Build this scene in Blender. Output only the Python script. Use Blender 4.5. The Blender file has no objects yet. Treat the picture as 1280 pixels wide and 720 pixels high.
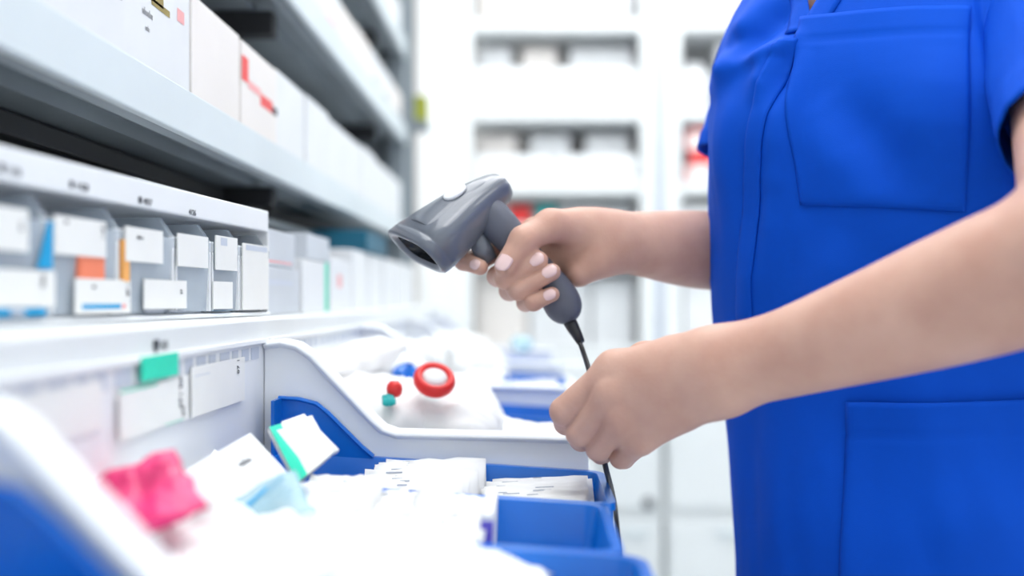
import bpy, bmesh, math, random
import numpy as np
from mathutils import Vector, Matrix, noise
random.seed(7)
CZ = 1.12            # camera height
FP = 1200.0          # focal length in pixels (1280 wide)
VX, VY = 665.0, 375.0
COL = bpy.context.scene.collection
PI = math.pi

def P(px, py, d):
    """a point seen at pixel px,py standing d metres ahead of the camera"""
    return Vector(((px-VX)/FP*d, d, CZ-(py-VY)/FP*d))

# ------------------------------------------------------------------ materials
def mat(name, col, rough=.5, spec=.5, alpha=1.0, bump=0, bscale=200, sss=0, var=0, vscale=8, metal=0, coat=0, sheen=0):
    m = bpy.data.materials.new(name); m.use_nodes = True
    nt = m.node_tree; b = nt.nodes['Principled BSDF']
    b.inputs['Base Color'].default_value = (*col, 1); b.inputs['Roughness'].default_value = rough
    b.inputs['Specular IOR Level'].default_value = spec; b.inputs['Metallic'].default_value = metal
    if sss:
        b.inputs['Subsurface Weight'].default_value = sss
        b.inputs['Subsurface Radius'].default_value = (.012, .005, .003); b.inputs['Subsurface Scale'].default_value = 1
    if coat: b.inputs['Coat Weight'].default_value = coat
    if sheen: b.inputs['Sheen Weight'].default_value = sheen
    tc = nt.nodes.new('ShaderNodeTexCoord')
    if var:
        n = nt.nodes.new('ShaderNodeTexNoise'); n.inputs['Scale'].default_value = vscale; n.inputs['Detail'].default_value = 4
        nt.links.new(tc.outputs['Object'], n.inputs['Vector'])
        r = nt.nodes.new('ShaderNodeValToRGB')
        r.color_ramp.elements[0].position = .3; r.color_ramp.elements[1].position = .7
        r.color_ramp.elements[0].color = (*[c*(1-var) for c in col], 1)
        r.color_ramp.elements[1].color = (*[min(1, c*(1+var)) for c in col], 1)
        nt.links.new(n.outputs['Fac'], r.inputs['Fac']); nt.links.new(r.outputs['Color'], b.inputs['Base Color'])
    if bump:
        n = nt.nodes.new('ShaderNodeTexNoise'); n.inputs['Scale'].default_value = bscale; n.inputs['Detail'].default_value = 3
        nt.links.new(tc.outputs['Object'], n.inputs['Vector'])
        bp = nt.nodes.new('ShaderNodeBump'); bp.inputs['Strength'].default_value = bump; bp.inputs['Distance'].default_value = .002
        nt.links.new(n.outputs['Fac'], bp.inputs['Height']); nt.links.new(bp.outputs['Normal'], b.inputs['Normal'])
    if alpha < 1: b.inputs['Alpha'].default_value = alpha
    return m

def emis(name, col, s):
    m = bpy.data.materials.new(name); m.use_nodes = True
    b = m.node_tree.nodes['Principled BSDF']
    b.inputs['Base Color'].default_value = (*col, 1)
    b.inputs['Emission Color'].default_value = (*col, 1); b.inputs['Emission Strength'].default_value = s
    return m

M = dict(
    wall=mat('wall_paint', (.86, .89, .90), .8, var=.03), ceil=mat('ceiling_paint', (.9, .92, .92), .9, var=.02),
    floor=mat('floor_vinyl', (.72, .76, .78), .35, var=.05, vscale=3),
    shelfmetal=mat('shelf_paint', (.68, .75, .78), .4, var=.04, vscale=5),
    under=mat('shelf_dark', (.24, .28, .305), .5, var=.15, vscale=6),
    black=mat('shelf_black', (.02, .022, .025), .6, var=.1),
    white=mat('white_plastic', (.86, .885, .905), .35, var=.02), whitemetal=mat('white_metal', (.77, .80, .81), .4, var=.02),
    paper=mat('paper', (.87, .88, .88), .65, var=.02, vscale=30), card=mat('card_white', (.88, .885, .86), .6, var=.015, vscale=30),
    carton=mat('carton', (.78, .80, .82), .55, var=.03, vscale=12), cartonwarm=mat('carton_warm', (.84, .80, .77), .6, var=.03),
    cartongrey=mat('carton_grey', (.60, .64, .69), .6, var=.06),
    blue=mat('blue_plastic', (.0, .15, .62), .30, coat=.1, var=.12, vscale=9, bump=.15, bscale=40),
    cyan=mat('cyan_print', (.0, .36, .70), .5, var=.03), orange=mat('orange_print', (.95, .25, .13), .5, var=.05),
    amber=mat('amber_print', (.95, .45, .12), .5, var=.05), green=mat('green_print', (.0, .72, .48), .5, var=.05),
    teal=mat('teal_print', (.01, .45, .45), .5, var=.15, vscale=40), darkteal=mat('dark_teal', (.0, .10, .17), .5, var=.2),
    red=mat('red_plastic', (.85, .03, .03), .35, var=.05), pink=mat('pink_film', (.82, .03, .18), .3, var=.3, vscale=25),
    pinkpale=mat('pink_print', (.9, .42, .42), .5, var=.05), purple=mat('purple_print', (.13, .10, .62), .5, var=.08),
    olive=mat('olive_print', (.30, .23, .06), .5, var=.2, vscale=30), ink=mat('ink', (.03, .035, .05), .6, var=.1),
    paleink=mat('pale_ink', (.35, .38, .45), .6, var=.1), yellow=mat('yellow_green', (.35, .38, .02), .5, var=.1),
    brown=mat('brown_card', (.33, .28, .23), .8, var=.1), slot=mat('slot_grey', (.60, .65, .74), .6, var=.05),
    scan=mat('scanner_grey', (.125, .142, .175), .30, coat=.5, var=.06, bump=.12, bscale=900),
    scandark=mat('scanner_window', (.012, .015, .02), .12, var=.1), scanrub=mat('scanner_rubber', (.10, .11, .145), .5, var=.08, bump=.2, bscale=1200),
    badge=mat('badge_silver', (.8, .82, .85), .25, var=.03), cord=mat('cord_rubber', (.012, .012, .016), .4, var=.1),
    scrub=mat('scrub_cotton', (.0, .074, .55), .74, spec=.14, var=.05, vscale=5, bump=.12, bscale=1400),
    hair=mat('hair_dark', (.04, .025, .018), .5, var=.2, bump=.4, bscale=150), shoe=mat('shoe_white', (.8, .8, .82), .5, var=.03),
    nail=mat('nail', (.86, .62, .60), .25, coat=.4, var=.02), skin=None, lamp=emis('lamp_diffuser', (1, 1, 1), 4.5),
    lampframe=mat('lamp_frame', (.8, .8, .8), .5, var=.03),
)
def skin_mat():
    m = mat('skin', (.64, .39, .31), .5, spec=.3, sss=.12, bump=.10, bscale=420)
    nt = m.node_tree; b = nt.nodes['Principled BSDF']
    tc = nt.nodes.new('ShaderNodeTexCoord'); n = nt.nodes.new('ShaderNodeTexNoise')
    n.inputs['Scale'].default_value = 28; n.inputs['Detail'].default_value = 5
    nt.links.new(tc.outputs['Object'], n.inputs['Vector'])
    r = nt.nodes.new('ShaderNodeValToRGB')
    r.color_ramp.elements[0].position = .3; r.color_ramp.elements[1].position = .75
    r.color_ramp.elements[0].color = (.56, .32, .245, 1); r.color_ramp.elements[1].color = (.67, .42, .33, 1)
    nt.links.new(n.outputs['Fac'], r.inputs['Fac']); nt.links.new(r.outputs['Color'], b.inputs['Base Color'])
    return m
M['skin'] = skin_mat()
def clear_mat(name, col, tr, rough=.2):
    """thin translucent plastic: part of the light goes straight through, the rest scatters"""
    m = bpy.data.materials.new(name); m.use_nodes = True; nt = m.node_tree
    b = nt.nodes['Principled BSDF']; out = nt.nodes['Material Output']
    b.inputs['Base Color'].default_value = (*col, 1); b.inputs['Roughness'].default_value = rough
    t = nt.nodes.new('ShaderNodeBsdfTransparent'); mx = nt.nodes.new('ShaderNodeMixShader')
    n = nt.nodes.new('ShaderNodeTexNoise'); n.inputs['Scale'].default_value = 30
    tc = nt.nodes.new('ShaderNodeTexCoord'); nt.links.new(tc.outputs['Object'], n.inputs['Vector'])
    mr = nt.nodes.new('ShaderNodeMapRange'); mr.inputs['To Min'].default_value = tr-.06; mr.inputs['To Max'].default_value = tr+.06
    nt.links.new(n.outputs['Fac'], mr.inputs['Value']); nt.links.new(mr.outputs[0], mx.inputs[0])
    nt.links.new(b.outputs[0], mx.inputs[1]); nt.links.new(t.outputs[0], mx.inputs[2]); nt.links.new(mx.outputs[0], out.inputs[0])
    return m
M['clear'] = clear_mat('clear_plastic', (.75, .84, .93), .62, .12)
M['frost'] = clear_mat('frosted_plastic', (.86, .89, .95), .30, .3)
M['bag'] = clear_mat('clear_bag', (.52, .78, .88), .40, .2)

# ------------------------------------------------------------------ objects
class G:
    """collects geometry: verts, faces, material index per face"""
    def __init__(s): s.v = []; s.f = []; s.m = []
    def add(s, vs, fs, mi=0):
        o = len(s.v); s.v += [tuple(v) for v in vs]; s.f += [tuple(i+o for i in f) for f in fs]; s.m += [mi]*len(fs); return s
    def box(s, x0, x1, y0, y1, z0, z1, mi=0, mtx=None):
        vs = [Vector((x, y, z)) for x in (x0, x1) for y in (y0, y1) for z in (z0, z1)]
        if mtx: vs = [mtx @ v for v in vs]
        return s.add(vs, [(0,1,3,2),(4,6,7,5),(0,4,5,1),(2,3,7,6),(0,2,6,4),(1,5,7,3)], mi)
    def extr(s, prof, y0, y1, mi=0):
        """polygon in x,z extruded along y"""
        n = len(prof)
        vs = [(x, y0, z) for x, z in prof]+[(x, y1, z) for x, z in prof]
        fs = [tuple(range(n)), tuple(range(2*n-1, n-1, -1))]+[(i, i+n, (i+1) % n+n, (i+1) % n) for i in range(n)]
        return s.add(vs, fs, mi)
    def loft(s, loops, mi=0, cap0=True, cap1=True, close=True):
        n = len(loops[0]); vs = [v for l in loops for v in l]; fs = []
        for k in range(len(loops)-1):
            for i in range(n if close else n-1):
                j = (i+1) % n
                fs.append((k*n+i, k*n+j, (k+1)*n+j, (k+1)*n+i))
        if cap0: fs.append(tuple(range(n-1, -1, -1)))
        if cap1: fs.append(tuple((len(loops)-1)*n+i for i in range(n)))
        return s.add(vs, fs, mi)

def link(name, me, parent=None, loc=(0, 0, 0)):
    o = bpy.data.objects.new(name, me); COL.objects.link(o); o.location = loc
    if parent: o.parent = parent
    return o
def worldloc(o):
    v = Vector(o.location)
    while o.parent: o = o.parent; v = v+Vector(o.location)
    return v
def obj(name, g, mats, parent=None, base=None, smooth=False, bevel=0, seg=2, fix=True):
    """geometry given in world coordinates -> one mesh object, origin at base (or its parent's)"""
    b = worldloc(parent) if parent else Vector(base if base is not None else (0, 0, 0))
    me = bpy.data.meshes.new(name)
    me.from_pydata([tuple(Vector(v)-b) for v in g.v], [], g.f)
    for m in (mats if isinstance(mats, (list, tuple)) else [mats]): me.materials.append(m)
    me.polygons.foreach_set('material_index', g.m)
    me.polygons.foreach_set('use_smooth', [smooth]*len(g.f))
    me.update()
    if fix:
        bm = bmesh.new(); bm.from_mesh(me); bmesh.ops.recalc_face_normals(bm, faces=bm.faces); bm.to_mesh(me); bm.free()
    o = link(name, me, parent, b if not parent else (0, 0, 0))
    if bevel:
        m = o.modifiers.new('b', 'BEVEL'); m.width = bevel; m.segments = seg; m.limit_method = 'ANGLE'
        m.angle_limit = .6
    return o
def tag(o, label=None, cat=None, group=None, kind=None):
    if label: o['label'] = label
    if cat: o['category'] = cat
    if group: o['group'] = group
    if kind: o['kind'] = kind
    return o
def empty(name, loc, label, cat, group=None):
    o = bpy.data.objects.new(name, None); COL.objects.link(o); o.location = loc; o.empty_display_size = .05
    return tag(o, label, cat, group)
def struct(name, g, m, **k):
    return tag(obj(name, g, m, **k), kind='structure')

def text(s, size, mtx, m, parent, name='lettering', align='CENTER'):
    """lettering as a thin mesh; mtx is in world coordinates"""
    cu = bpy.data.curves.new('t', 'FONT'); cu.body = s; cu.size = size; cu.align_x = align; cu.align_y = 'CENTER'; cu.extrude = .00012
    t = bpy.data.objects.new('t', cu); COL.objects.link(t); bpy.context.view_layer.update()
    me = bpy.data.meshes.new_from_object(t); bpy.data.objects.remove(t); bpy.data.curves.remove(cu)
    me.materials.clear(); me.materials.append(m)
    b = worldloc(parent)
    me.transform(Matrix.Translation(-b) @ mtx); me.name = name
    return link(name, me, parent)
FX = Matrix(((0, 0, 1), (1, 0, 0), (0, 1, 0))).to_4x4()        # reads along +Y, faces +X
def onx(x, y, z, roll=0, yaw=0):
    return Matrix.Translation((x, y, z)) @ Matrix.Rotation(yaw, 4, 'Z') @ FX @ Matrix.Rotation(roll, 4, 'Z')

# ------------------------------------------------------------------ setting
struct('floor', G().box(-2.2, 3.2, -2.5, 4.6, -.05, 0), M['floor'])
struct('ceiling', G().box(-2.2, 3.2, -2.5, 4.6, 2.75, 2.8), M['ceil'])
struct('wall_left', G().box(-2.25, -2.2, -2.5, 4.6, 0, 2.75), M['wall'])
struct('wall_back', G().box(-2.2, 3.2, 4.6, 4.65, 0, 2.75), M['wall'])
struct('wall_right', G().box(3.2, 3.25, -2.5, 4.6, 0, 2.75), M['wall'])
k = 0
for y, yn in ((.3, 'above the bins'), (1.7, 'in the middle of the aisle'), (3.05, 'before the far rack')):
    for x, xn in ((-1.0, 'by the left wall'), (.45, 'over the aisle'), (1.9, 'by the right wall')):
        t = empty('ceiling_light', (x, y, 2.75), f'square white ceiling light panel {yn}, {xn}', 'ceiling light', 'ceiling light panels')
        g = G(); g.box(x-.36, x+.36, y-.33, y-.30, 2.72, 2.75); g.box(x-.36, x+.36, y+.30, y+.33, 2.72, 2.75)
        g.box(x-.36, x-.33, y-.30, y+.30, 2.72, 2.75); g.box(x+.33, x+.36, y-.30, y+.30, 2.72, 2.75)
        obj('frame', g, M['lampframe'], t, bevel=.003)
        obj('diffuser', G().box(x-.33, x+.33, y-.30, y+.30, 2.728, 2.74), M['lamp'], t)

# ------------------------------------------------------------------ left rack
RY0, RY1 = -.25, 2.28
rack = empty('storage_rack', (-.45, 1.0, 0), 'long grey steel storage rack with lipped shelves of white boxes above the picking bins', 'rack')
def shelf(zb, lip, name='shelf'):
    """front lip bottom zb (relative to the camera), lip height"""
    z = CZ+zb; t = z+lip
    prof = [(-.300, z), (-.300, t), (-.303, t), (-.303, t-.016), (-.66, t-.016), (-.66, z+.012), (-.50, z+.012), (-.50, z+.006),
            (-.455, z+.006), (-.455, z+.014), (-.415, z+.014), (-.415, z+.002), (-.36, z+.002), (-.36, z+.016), (-.322, z+.016), (-.322, z)]
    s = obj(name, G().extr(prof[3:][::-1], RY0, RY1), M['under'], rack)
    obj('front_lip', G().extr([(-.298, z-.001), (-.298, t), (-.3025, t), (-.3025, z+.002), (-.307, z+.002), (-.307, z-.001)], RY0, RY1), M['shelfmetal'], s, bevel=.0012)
    return s
S = [(.144, .038), (.372, .04), (.575, .04), (.80, .04)]
for z, l in S: shelf(z, l)
for yy in (1.25, 2.06):
    obj('bracket', G().box(-.65, -.335, yy-.012, yy+.012, CZ+.122, CZ+.146), M['black'], rack, bevel=.002)
    for z, l in S[1:]:
        obj('bracket', G().box(-.65, -.335, yy-.012, yy+.012, CZ+z-.03, CZ+z+.002), M['black'], rack, bevel=.002)
obj('beam_or_shade_strip', G().box(-.51, -.445, RY0, RY1, CZ+.108, CZ+.130), M['under'], rack, bevel=.003)
obj('beam_or_shade_strip', G().box(-.44, -.395, RY0, RY1, CZ+.124, CZ+.144), M['black'], rack, bevel=.003)  # not a beam: black strip standing in for shade in the underside gap
obj('beam_or_shade_strip', G().box(-.385, -.345, .84, 2.2, CZ+.100, CZ+.108), M['under'], rack, bevel=.003)
obj('hanger', G().box(-.375, -.365, 1.35, 1.362, CZ+.108, CZ+.146), M['black'], rack)
obj('hanger', G().box(-.375, -.365, 2.1, 2.112, CZ+.108, CZ+.146), M['black'], rack)
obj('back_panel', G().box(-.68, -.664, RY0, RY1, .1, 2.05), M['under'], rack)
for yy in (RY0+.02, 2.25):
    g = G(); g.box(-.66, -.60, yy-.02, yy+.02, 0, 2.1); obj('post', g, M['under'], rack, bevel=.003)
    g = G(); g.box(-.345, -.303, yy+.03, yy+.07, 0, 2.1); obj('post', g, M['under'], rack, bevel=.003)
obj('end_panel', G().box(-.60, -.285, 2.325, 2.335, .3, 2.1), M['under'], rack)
# worktop ledge the organizer stands on, and the sloped deck that carries the bins
LZ = CZ-.015
obj('ledge', G().extr([(-.655, LZ-.012), (-.655, LZ), (-.244, LZ), (-.2385, LZ-.003), (-.2385, LZ-.020), (-.243, LZ-.020), (-.243, LZ-.012)], RY0, 2.6), M['whitemetal'], rack, bevel=.001)
obj('bin_deck', G().box(-.66, .062, RY0, 2.62, CZ-.268, CZ-.246), M['whitemetal'], rack, bevel=.003)
obj('riser_panel', G().box(-.27, -.262, RY0, 2.6, CZ-.246, LZ-.013), M['whitemetal'], rack)
for yy in (RY0+.04, 1.1, 2.56):
    obj('leg', G().box(-.02, .02, yy-.02, yy+.02, 0, CZ-.268), M['whitemetal'], rack, bevel=.003)

# cartons --------------------------------------------------------------
def carton(size, loc, rz=0, rx=0, ry=0, m=None, prints=(), name='carton', label='', cat='box', group=None, bevel=.0012, words=(), flap=True):
    """box of size (x,y,z) standing with its base centre at loc; prints are (face,u0,v0,u1,v1,material) with u,v 0..1"""
    sx, sy, sz = size; g = G(); mats = [m or M['carton']]
    g.box(-sx/2, sx/2, -sy/2, sy/2, 0, sz)
    e = .00025
    def quad(face, u0, v0, u1, v1, mt):
        if mt not in mats: mats.append(mt)
        mi = mats.index(mt)
        if face == '+x': q = [(sx/2+e, -sy/2+sy*u, sz*v) for u, v in ((u0, v0), (u1, v0), (u1, v1), (u0, v1))]
        elif face == '-y': q = [(-sx/2+sx*u, -sy/2-e, sz*v) for u, v in ((u0, v0), (u1, v0), (u1, v1), (u0, v1))]
        else: q = [(-sx/2+sx*u, -sy/2+sy*v, sz+e) for u, v in ((u0, v0), (u1, v0), (u1, v1), (u0, v1))]
        g.add(q, [(0, 1, 2, 3)], mi)
    for p in prints: quad(*p)
    me = bpy.data.meshes.new(name); me.from_pydata([tuple(v) for v in g.v], [], g.f)
    for mt in mats: me.materials.append(mt)
    me.polygons.foreach_set('material_index', g.m); me.update()
    o = link(name, me, None, loc); o.rotation_euler = (rx, ry, rz)
    if bevel:
        b = o.modifiers.new('b', 'BEVEL'); b.width = bevel; b.segments = 2; b.limit_method = 'ANGLE'
    if flap and sz > .03:
        f = G().box(-sx*.46, sx*.46, -sy*.46, sy*.46, sz-.0002, sz+.0008)
        fm = bpy.data.meshes.new('lid_flap'); fm.from_pydata([tuple(v) for v in f.v], [], f.f); fm.materials.append(mats[0])
        link('lid_flap', fm, o)
    tag(o, label, cat, group)
    for (s, size_, face, u, v, roll) in words:
        cu = bpy.data.curves.new('t', 'FONT'); cu.body = s; cu.size = size_; cu.align_x = 'CENTER'; cu.align_y = 'CENTER'
        t = bpy.data.objects.new('t', cu); COL.objects.link(t); bpy.context.view_layer.update()
        tm = bpy.data.meshes.new_from_object(t); bpy.data.objects.remove(t); bpy.data.curves.remove(cu)
        tm.materials.clear(); tm.materials.append(M['ink'])
        if face == '+x': mx = Matrix.Translation((sx/2+.0004, -sy/2+sy*u, sz*v)) @ FX @ Matrix.Rotation(roll, 4, 'Z')
        elif face == '-y': mx = Matrix.Translation((-sx/2+sx*u, -sy/2-.0004, sz*v)) @ Matrix.Rotation(PI/2, 4, 'X') @ Matrix.Rotation(roll, 4, 'Z')
        else: mx = Matrix.Translation((-sx/2+sx*u, -sy/2+sy*v, sz+.001)) @ Matrix.Rotation(roll, 4, 'Z')
        tm.transform(mx); link('lettering', tm, o)
    return o

# boxes on the lipped shelves
names = ['lowest lipped shelf', 'second lipped shelf', 'third lipped shelf', 'fourth lipped shelf']
for si, (zb, lip) in enumerate(S):
    base = CZ+zb+lip-.0155
    top = [.282, .487, .70, .93][si]+CZ
    y = .145 if si == 0 else .30
    i = 0
    while y < 2.2:
        w = .146 if si == 0 else random.choice([.12, .14, .16])
        if si == 3 and y > 1.6: break
        h = top-base-random.uniform(0, .007)
        pr = []; wd = []; lab = f'white medicine carton among many on the {names[si]} of the long rack'; gr = f'cartons on the {names[si]}'
        if si == 0:
            y0 = y
            if abs(y-.583) < .02:
                wd = [('ııılı', .008, '+x', .62, .62, 0), ('12', .012, '+x', .93, .55, PI/2)]
                lab = 'white carton with small grey lettering at the near end of the lowest lipped shelf'; gr = None
            elif abs(y-.729) < .02:
                pr = [('+x', .10, .74, .40, .82, M['olive']), ('+x', .16, .70, .56, .77, M['olive']), ('+x', .38, .67, .66, .72, M['olive']), ('+x', .78, .70, .90, .80, M['pinkpale'])]
                wd = [('ıılıııılııı', .009, '+x', .32, .58, 0), ('ııılıı', .007, '+x', .32, .47, 0)]
                lab = 'white carton printed with an olive oval and grey lettering on the lowest lipped shelf'; gr = None
            elif abs(y-1.021) < .02:
                pr = [('+x', .0, .62, .17, .86, M['red']), ('+x', .17, .58, .5, .66, M['pinkpale']), ('+x', .5, .5, .85, .62, M['red']), ('+x', .85, .5, 1., .58, M['ink'])]
                lab = 'white carton with a red printed stripe on the lowest lipped shelf'; gr = None
        elif random.random() < .3:
            pr = [('+x', .2, .3, .8, .42, random.choice([M['paleink'], M['pinkpale']]))]
        carton((.16, w-.004, h), (-.305-.08-.003-random.uniform(0, .004), y+w/2, base), m=M['carton'] if random.random() < .8 else M['cartonwarm'],
               prints=pr, label=lab, group=gr, words=wd)
        y += w; i += 1
# yellow-green pack at the far end
carton((.05, .05, .07), (-.288, 2.42, CZ+.44), m=M['yellow'], label='small yellow-green box on the bracket at the far end of the long rack', cat='box')
obj('end_bracket', G().box(-.32, -.258, 2.34, 2.46, CZ+.428, CZ+.4395), M['under'], rack, bevel=.001)

# ------------------------------------------------------------------ organizer with clear drawers
def oY(px): return 404.9/((VX-px)+114)
def oX(y): return -.3374+.095*y
YAW = -math.atan(.095)
def op(y, z, out=0):
    """point of the organizer front: y along, z height above ledge, out toward the aisle"""
    return Vector((oX(y)+out*math.cos(YAW), y+out*math.sin(YAW), LZ+z))
OH = .0995
org = empty('drawer_organizer', (oX(.72)-.05, .72, LZ), 'white tilt-bin organizer with a row of clear drawers standing on the ledge', 'organizer')
def obx(y0, y1, z0, z1, o0, o1, g=None):
    g = g or G()
    vs = [op(y, z, o) for y in (y0, y1) for z in (z0, z1) for o in (o0, o1)]
    g.add(vs, [(0, 1, 3, 2), (4, 6, 7, 5), (0, 4, 5, 1), (2, 3, 7, 6), (0, 2, 6, 4), (1, 5, 7, 3)]); return g
OE0, OE1 = .40, .914
g = obx(OE0, OE1, OH-.020, OH, -.085, 0)
obj('top_rail', g, M['white'], org, bevel=.0015)
obj('back_board', obx(OE0, OE1, 0, OH-.02, -.085, -.080), M['white'], org)
obj('base_board', obx(OE0, OE1, 0.0005, .004, -.080, .002), M['white'], org, bevel=.001)
for yy in (OE0, OE1-.003): obj('end_board', obx(yy, yy+.003, .004, OH-.02, -.080, .0), M['white'], org)
bounds = [OE0+.003, .485, oY(58), oY(147), oY(216), oY(262), oY(298), OE1-.003]
for a, b in zip(bounds[:-1], bounds[1:]):
    a += .0012; b -= .0012; g = G()
    t = .0014
    # front plate leaning out, sides, floor
    H = OH-.023
    vs = [op(a, .006, -.001), op(b, .006, -.001), op(b, H*.80, .002), op(a, H*.80, .002), op(a, .006, -.001-t), op(b, .006, -.001-t), op(b, H*.80, .002-t), op(a, H*.80, .002-t)]
    g.add(vs, [(0, 1, 2, 3), (7, 6, 5, 4), (0, 4, 5, 1), (3, 2, 6, 7), (0, 3, 7, 4), (1, 5, 6, 2)])
    for s0 in (a, b-t):
        vs = [op(y, z, o) for y in (s0, s0+t) for (z, o) in ((.006, -.0025), (H*.80, .0005), (H, -.010), (H, -.075), (.006, -.075))]
        g.add(vs, [(0, 1, 2, 3, 4), (9, 8, 7, 6, 5)]+[(i, i+5, (i+1) % 5+5, (i+1) % 5) for i in range(5)])
    obx(a+t, b-t, .0045, .0058, -.075, -.006, g)
    d = obj('drawer', g, M['clear'], org)
    # solid plastic rim at the drawer's edges
    for e0 in (a, b-.0028): obj('edge_rib', obx(e0, e0+.0028, .006, H*.82, -.0015, .0016), M['white'], d)
# packs standing in / cards fixed on the drawers: (px0,px1,zlow,zhigh,out,material,label)
def card(px0, px1, py0, py1, out, mt, label, cat='card', thick=.0012, words=(), name='label_card', parent=None, prints=()):
    y0, y1 = oY(px0), oY(px1); ym = (y0+y1)/2
    z1 = -(py0-VY)/FP*ym+CZ-LZ; z0 = -(py1-VY)/FP*ym+CZ-LZ
    z0 = max(z0, .0062)
    g = obx(y0, y1, z0, z1, out-thick, out); mats = [mt]
    for (u0, v0, u1, v1, m2) in prints:
        if m2 not in mats: mats.append(m2)
        vs = [op(y0+(y1-y0)*u, z0+(z1-z0)*v, out+.0002) for u, v in ((u0, v0), (u1, v0), (u1, v1), (u0, v1))]
        g.add(vs, [(0, 1, 2, 3)], mats.index(m2))
    base = op(ym, z0, out)
    o = obj(name, g, mats, parent, base if not parent else None, fix=False)
    if not parent: tag(o, label, cat)
    for (s, sz, u, v, roll) in words:
        p = op(y0+(y1-y0)*u, z0+(z1-z0)*v, out+.0005)
        text(s, sz, onx(p.x, p.y, p.z, roll, YAW), M['ink'], o)
    return o
V = PI/2
card(-60, 27, 256, 312, .0042, M['card'], 'white card standing in the nearest clear drawer beside a blue wedge', words=[('471', .004, .88, .6, V)])
card(-60, 30, 325, 334, -.012, M['cyan'], 'thin blue strip lying behind the wide card of the nearest clear drawer', 'card')
card(-70, 62, 336, 384, .0035, M['card'], 'wide white card on the front of the nearest clear drawer', words=[('526', .005, .86, .7, V)])
card(-60, 51, 386, 399, .0036, M['cyan'], 'bright blue pack edge low in the nearest clear drawer', 'packet', thick=.003, prints=[(.55, .1, .72, .9, M['slot'])])
g = G(); q = [op(oY(40), .033, .004), op(oY(58), .033, .004), op(oY(58), .061, .004), op(oY(54), .061, .004)]
g.add(q+[v+Vector((-.001, 0, 0)) for v in q], [(0, 1, 2, 3), (7, 6, 5, 4), (0, 4, 5, 1), (1, 5, 6, 2), (2, 6, 7, 3), (3, 7, 4, 0)])
tag(obj('folded_leaflet', g, M['cyan'], base=q[0]), 'blue wedge-shaped folded leaflet at the end of the nearest clear drawer', 'leaflet')
card(60, 125, 273, 320, .0042, M['card'], 'white card with a dark vertical code high in the clear drawer of the orange pack', words=[('1 471', .0045, .93, .72, V), ('ılıııı', .003, .2, .85, 0)])
card(66, 82, 321, 346, -.012, M['slot'], 'small grey pack beside the orange pack in a clear drawer', 'packet', thick=.01)
card(94, 125, 318, 350, .0032, M['orange'], 'orange pack in the second visible clear drawer', 'packet', thick=.003)
card(88, 157, 349, 400, .0035, M['card'], 'white card with a blue band below the orange pack', words=[('ıılı', .004, .3, .78, 0), ('87 1', .005, .94, .72, V)], prints=[(.1, .14, .8, .28, M['cyan']), (.82, .14, .9, .28, M['pinkpale'])])
card(148, 156, 300, 352, .0036, M['amber'], 'narrow amber-yellow pack edge between two clear drawers', 'packet', thick=.003)
card(150, 197, 286, 328, .0042, M['card'], 'white card with one dark line of print in the third clear drawer', words=[('ılııılıı ıı', .0035, .35, .72, 0)])
card(175, 228, 350, 386, .0035, M['card'], 'white card low on the third clear drawer with faint print', words=[('35', .004, .85, .6, V)])
card(178, 200, 387, 397, .003, M['paleink'], 'small grey-blue pack edge under the low card of the third drawer', 'packet', thick=.002)
card(207, 228, 388, 397, .003, M['paleink'], 'small grey-blue pack edge beside the drawer divider', 'packet', thick=.002)
card(216, 254, 294, 334, .0042, M['card'], 'white card in the fourth clear drawer with nothing printed on it')
card(264, 291, 296, 338, .0042, M['card'], 'narrow white card with a grey mark in the fifth clear drawer', prints=[(.2, .72, .5, .95, M['slot'])])
card(262, 286, 352, 386, .0035, M['card'], 'small white card low on the fifth clear drawer')
card(262, 286, 388, 396, .0030, M['cyan'], 'pale blue pack edge low in the fifth clear drawer', 'packet', thick=.002)
card(299, 331, 306, 396, .0035, M['card'], 'tall blank white card covering the last clear drawer', prints=[(.1, .9, .95, .98, M['slot'])])
for px, py, s in ((12, 213, '■ 1126'), (98, 233, '● 4 028'), (181, 252, '■ 4027'), (240, 266, '4126')):
    y = oY(px); p = op(y, CZ-(py-VY)/FP*y-LZ, .0004)
    text(s, .0062, onx(p.x, p.y, p.z, 0, YAW), M['ink'], org)

# cartons on the ledge beyond the organizer
def led(px, y, h, w=.12, dx=.16, x=-.262, m='carton', prints=(), label='', z=0, rz=0, group=None, words=()):
    carton((dx, w, h), (x-dx/2, y, LZ+.0005+z), rz=rz, m=M[m], prints=prints, label=label, cat='box', group=group, words=words)
led(0, 1.005, .048, .15, m='cartongrey', prints=[('+x', .12, .62, .8, .74, M['slot']), ('+x', 0, .5, .14, .62, M['purple'])], label='grey-white carton with a bluish stripe, first beyond the organizer on the ledge')
led(0, 1.01, .038, .15, m='cartongrey', z=.0495, x=-.268, label='grey-white carton lying on the first one beyond the organizer', prints=[('+x', .1, .1, .9, .16, M['pinkpale'])])
led(0, 1.165, .062, .135, m='carton', prints=[('+x', .86, 0, 1., 1., M['green'])], label='white carton with a green end stripe on the ledge')
led(0, 1.18, .030, .12, m='cartongrey', z=.063, label='flat grey carton on top of the green-striped carton')
led(0, 1.32, .070, .14, m='carton', prints=[('+x', .3, .45, .5, .7, M['pinkpale'])], label='white carton with a pinkish mark under the dark teal box')
led(0, 1.47, .089, .13, m='carton', label='white carton next to the pink-marked one on the ledge')
led(0, 1.60, .034, .20, m='darkteal', z=.0905, label='dark teal box lying across two white cartons on the ledge', x=-.258)
for i, y in enumerate((1.615, 1.765, 1.915, 2.065)):
    led(0, y, .089, .13, label='white carton at the far end of the ledge beyond the teal box', group='cartons at the far end of the ledge', m='carton')

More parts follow.
